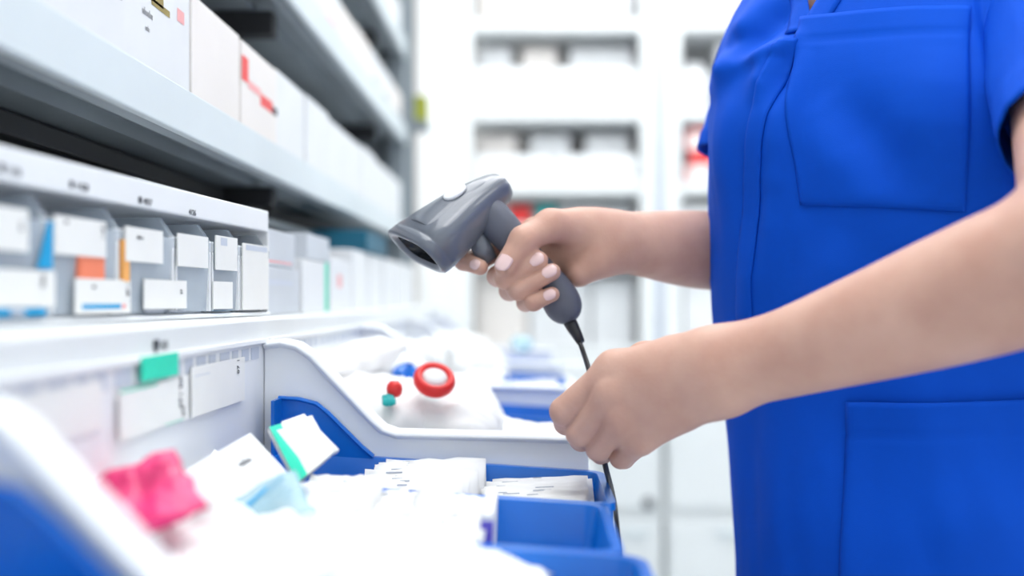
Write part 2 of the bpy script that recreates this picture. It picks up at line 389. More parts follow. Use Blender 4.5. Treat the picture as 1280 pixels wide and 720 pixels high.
# ------------------------------------------------------------------ white picking bins with blue trays
TP = .49
BY = .367-.49      # where the nearest bin starts
def rail(g, pts, y, hw, hh):
    """rounded rim bar along a polyline in x,z at y"""
    loops = []
    for i, (x, z) in enumerate(pts):
        a = pts[max(0, i-1)]; b = pts[min(len(pts)-1, i+1)]
        t = Vector((b[0]-a[0], 0, b[1]-a[1])).normalized(); n = Vector((-t.z, 0, t.x))
        loops.append([Vector((x, y, z))+n*(math.sin(q)*hh)+Vector((0, 1, 0))*math.cos(q)*hw for q in [k*2*PI/10 for k in range(10)]])
    g.loft(loops)
ordn = ['nearest', 'second', 'third', 'fourth', 'fifth', 'farthest']
desc = ['holding the blurred blue tray at the lower corner', 'holding three blue trays, a pink bag and the green card', 'holding the red-rimmed roll',
        'behind the one with the red-rimmed roll', 'last of the row before the far rack', '']
def rr(x0, x1, y0, y1, r, n=5):
    o = []
    for cx, cy, a0 in ((x1-r, y1-r, 0), (x0+r, y1-r, PI/2), (x0+r, y0+r, PI), (x1-r, y0+r, 1.5*PI)):
        for k in range(n+1):
            a = a0+k*PI/2/n; o.append((cx+r*math.cos(a), cy+r*math.sin(a)))
    return o
def blue_tray(x0, x1, y0, y1, high, label, group, dz=0, seed=0):
    """open tray, its rim sloping down to the aisle; high: with a tall curved back at its far wall"""
    def zt(x): return CZ-.137-(x+.155)*.065+dz
    zb = CZ-.243
    g = G(); L = []
    for ins, zz in ((.012, 'b'), (.002, 't-'), (-.001, 't-'), (-.001, 't'), (.0055, 't'), (.0065, 't--'), (.014, 'f')):
        L.append([Vector((x, y, {'b': zb, 't-': zt(x)-.006, 't': zt(x), 't--': zt(x)-.002, 'f': zb+.003}[zz])) for x, y in rr(x0+ins, x1-ins, y0+ins, y1-ins, max(.014-ins*.4, .003))])
    g.loft(L)
    b = [sum((Vector(v) for v in L[0]), Vector())/len(L[0])]
    o = obj('blue_tray', g, M['blue'], base=b[0], smooth=True, bevel=0)
    m = o.modifiers.new('e', 'EDGE_SPLIT'); m.split_angle = .8
    tag(o, label, 'tray', group)
    if high:
        # tall back wing on the far side wall, falling in a curve to the rim
        top = [(x0+.001, CZ-.086+dz), (x0+.018, CZ-.087+dz), (x0+.034, CZ-.091+dz), (x0+.044, CZ-.099+dz), (x0+.074, CZ-.129+dz), (x0+.084, zt(x0+.084)+.0005)]
        prof = top+[(x0+.084, zt(x0)-.02), (x0+.001, zt(x0)-.02)]
        gg = G().extr(prof, y1-.0062, y1-.003)
        rail(gg, top, y1-.0045, .0035, .002)
        gg.box(x0+.001, x0+.004, y1-.03, y1-.003, zt(x0)-.02, CZ-.086+dz)
        w = obj('high_side', gg, M['blue'], o)
    # moulded stop on the front end
    gg = G(); ym = (y0+y1)/2
    gg.box(x1-.002, x1+.0015, ym-.03, ym+.03, zt(x1)-.035, zt(x1)-.012)
    obj('label_holder', gg, M['blue'], o, bevel=.001)
    return o
EX = {0: (.060, .056, .066)}
for i in range(0, 5):
    ya, yb = BY+i*TP+.0045, BY+(i+1)*TP-.0045
    if i == 0: ya = .10
    root = empty('picking_bin', (-.09, (ya+yb)/2, CZ-.246), f'white open-front picking bin, {desc[i]}', 'bin', 'white picking bins in a row')
    top = [(-.237, CZ-.040), (-.222, CZ-.038), (-.208, CZ-.041), (-.195, CZ-.050), (-.142, CZ-.106), (-.132, CZ-.115), (-.120, CZ-.119), (.0, CZ-.122), (.050, CZ-.124)]
    for y0, y1 in ((ya, ya+.003), (yb-.003, yb)):
        g = G().extr(top+[(.050, CZ-.244), (-.237, CZ-.244)], y0, y1)
        rail(g, top, (y0+y1)/2, .0075, .004)
        obj('side_wall', g, M['white'], root, smooth=False, bevel=.0008)
    zb = [CZ-.034, CZ-.244]
    g = G().box(-.2405, -.2375, ya, yb, zb[1], zb[0])
    g.box(-.2385, -.234, ya+.003, yb-.003, zb[0]-.004, zb[0])
    obj('back_wall', g, M['white'], root, bevel=.0006)
    # row of dark slots along the back
    g = G(); yy = ya+.012
    while yy < yb-.02:
        w = random.choice([.014, .018, .022]); g.box(-.2376, -.2370, yy, yy+w, CZ-.0505, CZ-.0405); yy += w+random.choice([.008, .011])
    obj('slot', g, M['slot'], root)
    obj('floor_panel', G().box(-.2375, .047, ya+.003, yb-.003, CZ-.2455, CZ-.243), M['white'], root)
    g = G().box(.047, .050, ya+.003, yb-.003, CZ-.2455, CZ-.165); obj('front_panel', g, M['white'], root, bevel=.001)
    pitch = .1405
    e = {1: (.062, .0545, .066)}.get(i, (.062, .060, .064))
    for r in range(3):        # r=0: far tray A, r=1: B, r=2: C
        y1 = yb-.0045-r*pitch; y0 = y1-pitch+.0015
        where = ['against its far wall', 'in its middle', 'nearest its near wall'][r]
        if i == 0 and r > 0: continue
        if i > 1 and r > 0: continue
        x0 = -.2235 if r == 0 else (-.185 if i == 1 else -.16)
        lab = ['blue plastic tray with raised corner, far one of three beyond the pink bag', 'blue plastic tray, middle one of three in the bin with the pink bag',
               'blue plastic tray, near one of three in the bin with the pink bag'][r] if i == 1 else \
            ['blue plastic tray blurred in the nearest bin at the lower corner', '', 'blue plastic tray at the far wall of the bin with the red-rimmed roll', 'blue plastic tray in the bin right behind the one with the red-rimmed roll',
             'blue plastic tray in the last white bin before the far rack', ''][i]
        blue_tray(x0, e[r], y0, y1, r == 0, lab, 'blue trays in the white bins', dz={0: .020, 3: .006}.get(i, 0))

# cards on the back wall of the bin with the pink bag
def wcard(px0, px1, py0, py1, mt, label, words=(), prints=(), x=-.2362, cat='card', tilt=.0):
    y0 = -x*FP/(VX-px0); y1 = -x*FP/(VX-px1); ym = (y0+y1)/2
    z1 = CZ-(py0-VY)/FP*ym; z0 = CZ-(py1-VY)/FP*ym
    g = G(); g.box(x-.001, x, y0, y1, z0, z1); mats = [mt]
    for (u0, v0, u1, v1, m2) in prints:
        if m2 not in mats: mats.append(m2)
        g.add([(x+.0002, y0+(y1-y0)*u, z0+(z1-z0)*v) for u, v in ((u0, v0), (u1, v0), (u1, v1), (u0, v1))], [(0, 1, 2, 3)], mats.index(m2))
    o = tag(obj('label_card', g, mats, base=(x, ym, z0), fix=False), label, cat)
    for (s, sz, u, v, roll) in words:
        text(s, sz, onx(x+.0005, y0+(y1-y0)*u, z0+(z1-z0)*v, roll), M['ink'], o)
    return o
wcard(-30, 128, 488, 556, M['card'], 'large blank white card at the near end of the wall above the pink bag')
wcard(150, 236, 478, 536, M['card'], 'white card with stacked vertical codes and a green top line, under the green tab'.replace('stacked ', '').replace('top line', 'line'), words=[('471 RP', .0075, .86, .66, V), ('ıH', .008, .9, .2, V)], prints=[(0, .95, .5, .99, M['green']), (.62, .01, .9, .03, M['green'])], x=-.2345)
wcard(178, 223, 443, 473, M['green'], 'bright green tab above the white card with vertical codes', x=-.2330)
wcard(240, 306, 452, 510, M['card'], 'white card with a short dark vertical code beside the green tab', words=[('07 1', .007, .85, .82, V)], prints=[(.05, .8, .3, .82, M['slot'])], x=-.2345)
y = .2385*FP/(VX-200)
o = text('♥ 471', .0085, onx(-.2378, y, CZ-(433-VY)/FP*y), M['ink'], rack)

# ------------------------------------------------------------------ sachets in the trays
def sachet_mesh(w, h, t, seed, kind=0):
    """thin folded paper sachet, standing: y width, z height, slightly bowed, crimped top edge"""
    rnd = random.Random(seed); g = G(); nx, nz = 7, 6; mats = [M['paper'], M['paleink'], M['ink']]
    bow = rnd.uniform(-.001, .001); amp = rnd.uniform(.0002, .0006)
    for side in (1, -1):
        vs = []
        for j in range(nz+1):
            for i in range(nx+1):
                u, v = i/nx, j/nz
                th = t/2*min(1, .6+3*u, .6+3*(1-u), 5*v, 3.5*(1-v)+.3)
                x = side*th+bow*math.sin(PI*v)+amp*math.sin(9*u+seed)*v
                zz = h*v+(amp*2*math.sin(17*u+seed*1.7) if j == nz else 0)
                vs.append((x, (u-.5)*w, zz))
        fs = [(j*(nx+1)+i, j*(nx+1)+i+1, (j+1)*(nx+1)+i+1, (j+1)*(nx+1)+i) for j in range(nz) for i in range(nx)]
        g.add(vs, fs)
    n = (nx+1)*(nz+1)
    edge = [i for i in range(nx+1)]+[(nx+1)*j+nx for j in range(1, nz+1)]+[(nx+1)*nz+i for i in range(nx-1, -1, -1)]+[(nx+1)*j for j in range(nz-1, 0, -1)]
    g.f += [(a, b, b+n, a+n) for a, b in zip(edge, edge[1:]+edge[:1])]; g.m += [0]*len(edge)
    if kind:
        for q in range(kind):
            z = h*(.95-.05*q); y0 = w*rnd.uniform(-.4, .1); y1 = y0+w*rnd.uniform(.08, .2)
            g.add([(t/2+.0012, y0, z), (t/2+.0012, y1, z), (t/2+.0012, y1, z+.0014), (t/2+.0012, y0, z+.0014)], [(0, 1, 2, 3)], 1)
    me = bpy.data.meshes.new('sachet'); me.from_pydata(g.v, [], g.f)
    for m in mats: me.materials.append(m)
    me.polygons.foreach_set('material_index', g.m); me.polygons.foreach_set('use_smooth', [True]*len(g.f)); me.update()
    bm = bmesh.new(); bm.from_mesh(me); bmesh.ops.recalc_face_normals(bm, faces=bm.faces); bm.to_mesh(me); bm.free()
    return me
SM = [sachet_mesh(random.uniform(.088, .098), .075, .0030, s, s % 3) for s in range(10)]
def sachets(n, x0, x1, z0, z1, ym, lean, label, group, jy=.002, jz=.0022, yaw=.02, sy=1.25):
    for i in range(n):
        t = i/max(1, n-1)
        o = link('paper_sachet', random.choice(SM))
        zt = z0+(z1-z0)*t+random.uniform(-jz, jz); l = lean+random.uniform(-.05, .05)
        h = .075
        o.rotation_euler = (random.uniform(-.04, .04), l, random.uniform(-yaw, yaw)); o.scale = (1, sy, 1)
        x = x0+(x1-x0)*t
        o.location = (x-math.sin(l)*h, ym+random.uniform(-jy, jy), CZ+zt-math.cos(l)*h)
        tag(o, label, 'sachet', group)
YA, YB, YC = .781, .645, .508
def filed(n, x0, x1, w, y0, y1, z0, z1, lean, roll, label, group, h=.08, jx=.003, jz=.0014, yaw=.0):
    """sachets standing one behind the other with their faces toward the aisle end"""
    for i in range(n):
        t = i/max(1, n-1); o = link('paper_sachet', random.choice(SM))
        l = lean+random.uniform(-.03, .03)
        o.rotation_euler = (roll+random.uniform(-.025, .025), -l, -PI/2+yaw+random.uniform(-.05, .05)); o.scale = (1, w/.095, h/.075)
        o.location = (x0+(x1-x0)*t+random.uniform(-jx, jx), y0+(y1-y0)*t-math.sin(l)*h, CZ+z0+(z1-z0)*t+random.uniform(-jz, jz)-math.cos(l)*h)
        tag(o, label, 'sachet', group)
filed(24, -.094, -.083, .088, .742, .836, -.1405, -.1385, .62, .03, 'thin white paper sachet filed upright in the far blue tray', 'upright sachets in the far blue tray')
filed(14, .006, .008, .082, .748, .820, -.155, -.152, .95, .07, 'thin white printed sachet leaning low at the front of the far blue tray', 'leaning sachets in the far blue tray', h=.065)
filed(14, -.136, -.132, .050, .600, .690, -.126, -.126, .85, -.02, 'white printed sachet at the back of the middle blue tray', 'sachets at the back of the middle blue tray')
filed(14, -.096, -.092, .050, .590, .680, -.139, -.136, .60, .20, 'white sachet sagging in the left half of the middle blue tray', 'left sachets in the middle blue tray')
filed(14, -.066, -.064, .054, .592, .680, -.139, -.136, .60, -.14, 'white sachet filed upright against the purple-spined folder in the middle tray', 'sachets beside the purple-spined folder')
carton((.008, .085, .062), (-.0300, YB-.010, CZ-.194), ry=.04, m=M['paper'], prints=[('-y', 0, 0, 1, .93, M['purple'])], label='white folder with a purple spine at the end of the middle tray row', cat='packet', flap=False, bevel=.0008)
filed(3, -.014, -.012, .024, .600, .615, -.160, -.160, .1, .5, 'white sachet slumped in front of the purple-spined folder', 'sachets in front of the purple folder', h=.05)
for i in range(7):
    o = link('paper_sachet', random.choice(SM)); o.rotation_euler = (0, PI/2-.05, random.uniform(-.3, .3)); o.scale = (1, .9, .7)
    o.location = (-.025+random.uniform(-.002, .006), YB+random.uniform(-.008, .008), CZ-.236+i*.0042)
    tag(o, 'white sachet lying flat at the front of the middle blue tray', 'sachet', 'flat sachets in the middle blue tray')

# ------------------------------------------------------------------ pouches
def pouch(size, loc, rot, m, label, seed=0, crumple=.006, name='pouch', cat='pouch', group=None, prints=None, seam=True):
    """sealed film pouch: pillow with crimped ends and crumpled skin; origin at its middle"""
    sx, sy, sz = size; g = G(); nx, ny = 26, 22
    off = Vector((seed*3.1, seed*1.7, seed*.9))
    mats = [m]
    for side in (1, -1):
        vs = []
        for j in range(ny+1):
            for i in range(nx+1):
                u, v = i/nx*2-1, j/ny*2-1
                pil = max(0, (1-abs(u)**3.2))**.6*max(0, (1-abs(v)**3.2))**.6
                p = Vector((u*sx/2, v*sy/2, side*sz/2*pil))
                q = Vector((u*2.2, v*2.2, side*.6))+off
                n1 = noise.noise(q)+.5*abs(noise.noise(q*2.3))+.28*noise.noise(q*5)
                p.z += crumple*n1*(.35+pil)
                p.x += crumple*.9*noise.noise(q*1.3+Vector((9, 0, 0))); p.y += crumple*.9*noise.noise(q*1.3+Vector((0, 9, 0)))
                vs.append(p)
        if side == -1:
            for k_ in range(len(vs)):
                i, j = k_ % (nx+1), k_//(nx+1)
                if i in (0, nx) or j in (0, ny): vs[k_] = Vector(g.v[k_])
        g.add(vs, [(j*(nx+1)+i, j*(nx+1)+i+1, (j+1)*(nx+1)+i+1, (j+1)*(nx+1)+i) for j in range(ny) for i in range(nx)])
    if prints:
        if prints[4] not in mats: mats.append(prints[4])
        for j in range(ny):
            for i in range(nx):
                u, v = (i+.5)/nx, (j+.5)/ny
                if prints[0] <= u <= prints[2] and prints[1] <= v <= prints[3]: g.m[j*nx+i] = 1
    me = bpy.data.meshes.new(name); me.from_pydata([tuple(v) for v in g.v], [], g.f)
    for mt in mats: me.materials.append(mt)
    me.polygons.foreach_set('material_index', g.m); me.polygons.foreach_set('use_smooth', [True]*len(g.f)); me.update()
    bm = bmesh.new(); bm.from_mesh(me); bmesh.ops.remove_doubles(bm, verts=bm.verts, dist=1e-6); bmesh.ops.recalc_face_normals(bm, faces=bm.faces); bm.to_mesh(me); bm.free()
    o = link(name, me, None, loc); o.rotation_euler = rot
    return tag(o, label, cat, group)

# left part of the bin with the pink bag (between its back wall and the trays)
pouch((.055, .062, .014), P(176, 622, .52), (.45, -.30, .5), M['pink'], 'crumpled bright pink film bag at the back of the white bin', 3, .0035, 'pink_bag', 'bag')
pouch((.10, .09, .03), P(215, 690, .55), (.3, .1, .2), M['paper'], 'puffy white pouch in front of the pink bag', 5, .010)
def slab(name, cs_, th, m, label, cat, prints=(), words=()):
    """flat pack from its four face corners (top-left, top-right, bottom-right, bottom-left) and a thickness behind the face"""
    A, B, C_, D_ = cs_; n = (B-A).cross(D_-A).normalized()
    if n.dot(Vector((0, -1, .5))) < 0: n = -n
    g = G(); q = [A, B, C_, D_]; b = [v-n*th for v in q]
    g.add(q+b, [(0, 1, 2, 3), (7, 6, 5, 4), (0, 4, 5, 1), (1, 5, 6, 2), (2, 6, 7, 3), (3, 7, 4, 0)]); mats = [m]
    bil = lambda u, v: (A*(1-u)+B*u)*(1-v)+(D_*(1-u)+C_*u)*v
    for (u0, v0, u1, v1, m2) in prints:
        if m2 not in mats: mats.append(m2)
        g.add([bil(u, v)+n*.0005 for u, v in ((u0, v0), (u1, v0), (u1, v1), (u0, v1))], [(0, 1, 2, 3)], mats.index(m2))
    o = tag(obj(name, g, mats, base=sum(q, Vector())/4, bevel=0), label, cat)
    for (t_s, sz, u, v) in words:
        x = (B-A).normalized(); y = n.cross(x); mm = Matrix((x, y, n)).transposed().to_4x4(); mm.translation = bil(u, v)+n*.0008
        text(t_s, sz, mm, M['ink'], o)
    return o
slab('carton', [P(172, 622, .60), P(313, 541, .70), P(366, 598, .655), P(232, 690, .56)], .022, M['carton'], 'white carton with one dark word lying tilted between pink bag and green-edged packet', 'box', words=[('ııılıı', .009, .78, .38)])
slab('carton', [P(205, 600, .66), P(262, 556, .72), P(300, 590, .71), P(236, 640, .64)], .012, M['white'], 'pale box leaning on the back wall behind the tilted carton', 'box')
slab('packet', [P(336, 534, .700), P(390, 519, .720), P(416, 566, .700), P(372, 604, .680)], .006, M['card'], 'white packet with a green printed edge leaning on the raised corner of the blue tray', 'packet',
     prints=[(0, 0, .27, 1, M['green']), (.05, .1, .22, .5, M['teal']), (.02, .6, .18, .9, M['teal']), (.6, .3, .75, .36, M['pinkpale']), (.75, .8, .85, .84, M['paleink'])])
slab('packet', [P(352, 527, .712), P(380, 517, .728), P(424, 562, .705), P(395, 575, .700)], .004, M['paper'], 'white packet edge sticking out behind the green-edged one', 'packet')
pouch((.075, .055, .012), P(312, 652, .59), (.45, -.45, .3), M['bag'], 'clear pale blue film bag with a blue seam, in front of the tilted white carton', 8, .0035, 'clear_bag', 'bag')
g = G()
pts = [P(255, 678, .575), P(285, 655, .585), P(320, 625, .60), P(353, 597, .615)]
g.loft([[p+Vector((0, math.cos(a), math.sin(a)))*.003 for a in [k*PI/4 for k in range(8)]] for p in pts])
tag(obj('plastic_tube', g, M['cyan'], base=pts[0], smooth=True), 'thin blue plastic tube lying along the clear film bag', 'tube')
pouch((.04, .035, .012), P(362, 632, .62), (.7, .1, .2), M['carton'], 'small white packet with grey-purple print by the clear film bag', 12, .003, 'small_packet', 'packet', prints=(.3, .3, .8, .8, M['slot']))

# heap in the near tray: puffy pouches
k = 0
for px, py, d, sx, rz in ((385, 692, .545, .085, .2), (440, 694, .54, .085, -.3), (495, 708, .535, .085, .1), (548, 724, .53, .08, .4), (600, 744, .525, .075, 0), (355, 722, .52, .09, -.2), (430, 735, .51, .10, .3), (510, 752, .50, .10, 0), (290, 738, .50, .11, .2), (640, 765, .52, .07, .2), (300, 705, .53, .08, .6)):
    pouch((sx, .075, .026), P(px, py, d), (.15+.1*math.sin(k*2), .12+.08*math.cos(k*3), rz), M['paper'],
          ['puffy white pouch with a pink mark heaped in the near tray' if k == 5 else 'puffy white pouch heaped over the near tray'][0], 20+k, .006, prints=(.25, .5, .34, .8, M['pinkpale']) if k == 5 else ((.4, .5, .5, .62, M['slot']) if k == 0 else None), group=None if k == 5 else 'white pouches over the near tray')
    k += 1
# nearest bin
for i, (x, y, z) in enumerate(((-.10, .20, -.20), (.0, .19, -.205), (-.18, .19, -.20))):
    pouch((.12, .11, .04), (x, y, CZ+z), (.1, .1, i), M['paper'], 'white pouch lying in the nearest bin at the lower corner', 40+i, .008, group='pouches in the nearest bin')
# third bin (beyond): heap of white pouches, red-rimmed roll, red cap
k = 0
for px, py, d, s in ((470, 492, 1.05, .13), (500, 512, .98, .12), (560, 524, .98, .10), (470, 465, 1.2, .12), (535, 500, 1.12, .12), (570, 492, 1.14, .10),
                     (610, 552, 1.02, .11), (665, 560, 1.02, .11), (430, 455, 1.08, .11), (590, 520, 1.16, .07)):
    pouch((s, .11, .05), P(px, py+6, d), (.25*math.sin(k), .25*math.cos(k*2), k*.7), M['paper'], 'white film pouch heaped around the red-rimmed roll', 60+k, .005, group='pouches around the red-rimmed roll')
    k += 1
pouch((.035, .04, .03), P(505, 472, 1.16), (0, 0, .3), M['blue'], 'small blue packet behind the red bottle cap', 91, .006, 'blue_packet', 'packet')
# red-rimmed roll
rc = P(543, 475, .955); rt = empty('tape_roll', rc, 'white roll with a thick red rim on the heap of white pouches', 'tape roll')
def torus(c, R_, r, m, name, parent, rot, flat=1.0, n=36, k=12):
    g = G(); mx = Matrix.Translation(c) @ rot
    L = [[mx @ Vector(((R_+r*math.cos(b))*math.cos(a), (R_+r*math.cos(b))*math.sin(a), r*flat*math.sin(b))) for b in [j*2*PI/k for j in range(k)]] for a in [i*2*PI/n for i in range(n+1)]]
    g.loft(L, cap0=False, cap1=False); return obj(name, g, m, parent, smooth=True)
rot = Matrix.Rotation(.35, 4, 'Z') @ Matrix.Rotation(.72, 4, 'X')
torus(rc, .0165, .0048, M['red'], 'rim', rt, rot, 1.5)
g = G(); mx = Matrix.Translation(rc) @ rot
g.loft([[mx @ Vector((r*math.cos(a), r*math.sin(a), z)) for a in [i*2*PI/28 for i in range(28)]] for r, z in ((.013, -.012), (.013, .004), (.009, .007), (.004, .007))])
obj('core', g, M['paper'], rt, smooth=True)
g = G(); c = P(493, 486, .93)
g.loft([[c+Vector((r*math.cos(a), r*math.sin(a), z)) for a in [i*2*PI/20 for i in range(20)]] for r, z in ((.0045, -.008), (.0072, -.005), (.008, 0), (.0072, .004), (.004, .0075))])
capo = tag(obj('bottle_cap', g, M['red'], base=c, smooth=True), 'small red bottle cap beside the roll on the pouches', 'cap')
pouch((.013, .018, .008), P(486, 500, .92), (.4, 0, .2), M['teal'], 'tiny teal packet below the red cap', 95, .0008, 'small_packet', 'packet')
# farther bins
for i in (3, 4):
    for q in range(9):
        x = -.19+.028*q; y = BY+i*TP+random.choice([.12, .22, .34]); z = -.185+.085*max(0, min(1, (-.06-x)/.10))+random.uniform(-.01, .010)
        c = M['paper']
        pouch((.11, .12, .06), (x, y, CZ+z), (random.uniform(-.3, .3), random.uniform(-.2, .3), q), c, f'white pouch in the {["", "", "", "bin behind the one with the red-rimmed roll", "last white bin of the row", ""][i]}', 100+i*10+q, .010,
              group=f'pouches in the {ordn[i]} bin')
pouch((.035, .04, .03), P(652, 430, 1.75), (0, 0, .3), M['bag'], 'pale teal packet on the pouches of the last bin', 160, .002, 'teal_packet', 'packet')
# upright sachets filed in the tray of the bin with the roll and the next
filed(14, -.005, .0, .080, 1.385, 1.44, -.120, -.124, .3, .05, 'white sachet standing at the near end of the bin behind the red-rimmed roll', 'sachets behind the roll', jz=.004)
filed(10, -.085, -.08, .075, 1.74, 1.80, -.124, -.128, .2, .05, 'white sachet filed in the blue tray of the bin behind the roll', 'sachets in the tray of the next bin', jz=.004)

# ------------------------------------------------------------------ far rack
FD = 3.6
def fx(px): return (px-VX)/FP*FD
def fz(py): return CZ-(py-VY)/FP*FD
far = empty('storage_rack', (.4, FD+.2, 0), 'white far rack across the end of the aisle, with cartons and bins on its shelves', 'rack')
for a, b in ((527, 590), (801, 818), (832, 852), (1100, 1125)):
    obj('post', G().box(fx(a), fx(b), FD, FD+.06, 0, 2.5), M['whitemetal'], far, bevel=.004)
obj('back_panel', G().box(fx(500), fx(1125), FD+.46, FD+.47, 0, 2.5), M['cartonwarm'], far)
obj('divider_panel', G().box(fx(818), fx(832), FD+.03, FD+.46, 0, 2.5), M['slot'], far)
SH = [-60, 36, 148, 240, 335, 444]
for (pa, pb) in ((590, 801), (852, 1100)):
    for k, py in enumerate(SH):
        z = fz(py)
        s = obj('shelf', G().box(fx(pa), fx(pb), FD+.02, FD+.46, z-.012, z+.0), M['whitemetal'], far)
        obj('front_lip', G().box(fx(pa), fx(pb), FD+.0, FD+.018, z-.004, z+.036), M['whitemetal'], s, bevel=.002)
# closed cabinet fronts below
for (pa, pb, nm) in ((592, 801, 'behind the bins'), (852, 1098, 'behind the person')):
    pass
def cab(pa, pb, py0, py1, label):
    x0, x1 = fx(pa), fx(pb); z1, z0 = fz(py0), max(.03, fz(py1))
    c = empty('base_cabinet', ((x0+x1)/2, FD-.25, z0), label, 'cabinet', 'white base cabinets under the far rack')
    obj('body', G().box(x0, x1, FD-.35, FD-.02, z0, z1), M['whitemetal'], c, bevel=.003)
    zm = z0+(z1-z0)*.42
    for (a, b, q) in ((z0+.01, zm-.018, 'door'), (zm+.018, z1-.01, 'drawer')):
        d = obj(q, G().box(x0+.012, x1-.012, FD-.37, FD-.351, a, b), M['whitemetal'], c, bevel=.004)
        obj('handle', G().box((x0+x1)/2-.05, (x0+x1)/2+.05, FD-.39, FD-.371, b-.05, b-.035), M['shelfmetal'], d, bevel=.003)
cab(600, 742, 445, 760, 'white base cabinet hidden behind the blue trays under the far rack')
cab(744, 812, 445, 760, 'narrow white base cabinet beside the hanging cord under the far rack')
cab(816, 960, 445, 760, 'white base cabinet beside the blue uniform under the far rack')
g = G(); c = P(810, 628, FD-.36)
g.loft([[c+Vector((r*math.cos(a), y, r*math.sin(a))) for a in [i*2*PI/16 for i in range(16)]] for r, y in ((.012, 0), (.019, -.004), (.019, -.016), (.012, -.02))])
tag(obj('door_lock', g, M['ink'], base=c, smooth=True), 'small dark round lock between the two white base cabinets', 'lock')
# contents
def fbox(px0, px1, py0, py1, m, label, group, dy=.05, prints=()):
    x0, x1, z1, z0 = fx(px0), fx(px1), fz(py0), fz(py1)
    carton((x1-x0-.004, .2, z1-z0), ((x0+x1)/2, FD+dy+.1, z0), m=M[m], label=label, group=group, prints=prints, bevel=.004, flap=False)
rows = [('top', -52, 34, -60), ('upper', 49, 147, 36), ('middle', 161, 239, 148), ('lower', 253, 334, 240), ('bottom', 347, 443, 335)]
for nm, t, b, s in rows:
    zs = b
    if nm == 'upper': xs = [(594, 639), (652, 698), (713, 796)]
    elif nm == 'middle': xs = [(594, 646), (662, 714), (734, 790)]
    elif nm == 'top': xs = [(594, 690), (693, 797)]
    elif nm == 'lower': xs = [(594, 632), (634, 665), (668, 697), (700, 795)]
    else: xs = [(594, 660), (662, 740), (742, 797)]
    for j, (a, c) in enumerate(xs):
        m = 'carton' if (j+len(nm)) % 3 else 'cartonwarm'; lab = f'white carton on the {nm} shelf of the far rack, {["by the wide post", "between two others", "toward the double post", "by the double post"][j if j < len(xs)-1 else 3]}'
        pr = ()
        if nm == 'lower' and j == 1: pr = [('-y', 0, .72, 1, 1, M['red'])]; lab = 'carton with a red top band on the lower shelf of the far rack'
        if nm == 'lower' and j == 2: pr = [('-y', 0, .72, 1, 1, M['teal'])]; lab = 'carton with a teal top band on the lower shelf of the far rack'
        fbox(a, c, t+1, zs-1, m, lab, None if pr else f'cartons on the far rack, {nm} shelf', dy=.12, prints=pr)
    # low open-top bins before the cartons
    if nm in ('upper', 'middle'):
        for j, (a, c) in enumerate(((594, 692), (695, 797))):
            x0, x1, z0 = fx(a), fx(c), fz(zs-1); z1 = fz(82 if nm == 'upper' else 192)
            g = G().box(x0, x1, FD+.03, FD+.036, z0, z1); g.box(x0, x0+.005, FD+.036, FD+.11, z0, z1); g.box(x1-.005, x1, FD+.036, FD+.11, z0, z1)
            g.box(x0+.005, x1-.005, FD+.105, FD+.11, z0, z1); g.box(x0+.005, x1-.005, FD+.036, FD+.105, z0, z0+.004)
            tag(obj('shelf_bin', g, M['white'], base=((x0+x1)/2, FD+.07, z0), bevel=.002), f'low white bin on the {nm} shelf of the far rack, {["by the wide post", "by the double post"][j]}', 'bin', 'low bins on the far rack')
    # right bay
    if nm == 'upper':
        c = Vector((fx(872), FD+.13, fz(zs-1))); g = G()
        H = fz(72)-fz(zs-1)
        g.loft([[c+Vector((r*math.cos(a), r*math.sin(a), z)) for a in [i*2*PI/28 for i in range(28)]] for r, z in ((.07, 0), (.075, .01), (.075, H*.72), (.068, H*.84), (.045, H*.92), (.045, H))])
        jar = tag(obj('jar', g, M['white'], base=c, smooth=True), 'rounded white plastic jar on the upper shelf of the far rack beside the uniform', 'jar')
        fbox(900, 960, t+2, zs-1, 'carton', 'white carton beside the rounded jar on the far rack', None)
    elif nm == 'middle':
        fbox(858, 893, 158, zs-1, 'card', 'red and white carton on the middle shelf of the far rack beside the uniform', None, dy=.04, prints=[('-y', 0, .42, 1, .66, M['red']), ('-y', 0, .0, .2, 1, M['pinkpale']), ('-y', 0, .93, 1, 1, M['red'])])
        fbox(900, 960, t+2, zs-1, 'carton', 'white carton next to the red and white one on the far rack', None)
    else:
        fbox(856, 900, t+2, zs-1, 'carton', f'white carton on the {nm} shelf of the far rack in the bay beside the uniform', None)
        fbox(904, 970, t+6, zs-1, 'cartonwarm', f'warm white carton on the {nm} shelf of the far rack behind the uniform', None)

# ------------------------------------------------------------------ barcode scanner
sc = empty('barcode_scanner', P(605, 262, .87), 'grey handheld barcode scanner with a pistol grip, held in the far hand', 'scanner')
a_ = Vector((-.705, -.42, -.60)).normalized()
p_ = Vector((.655, 0, -.755)); p_ = (p_-a_*p_.dot(a_)).normalized()
t_ = a_.cross(p_)
if t_.y > 0: t_ = -t_
rho = math.radians(40)
u_ = -p_*math.cos(rho)+t_*math.sin(rho); w_ = a_.cross(u_)
C0 = P(519, 316, .850)                                   # centre of the mouth
def sec(s, hw, hh, n=40, e=3.2, du=0, slant=0):
    o = []
    for k in range(n):
        a = k*2*PI/n; c, s_ = math.cos(a), math.sin(a)
        x = math.copysign(abs(c)**(2/e), c)*hw; y = math.copysign(abs(s_)**(2/e), s_)*hh
        o.append(C0-a_*(s+slant*y)+w_*x+u_*(y+du))
    return o
SL = -.25
g = G()
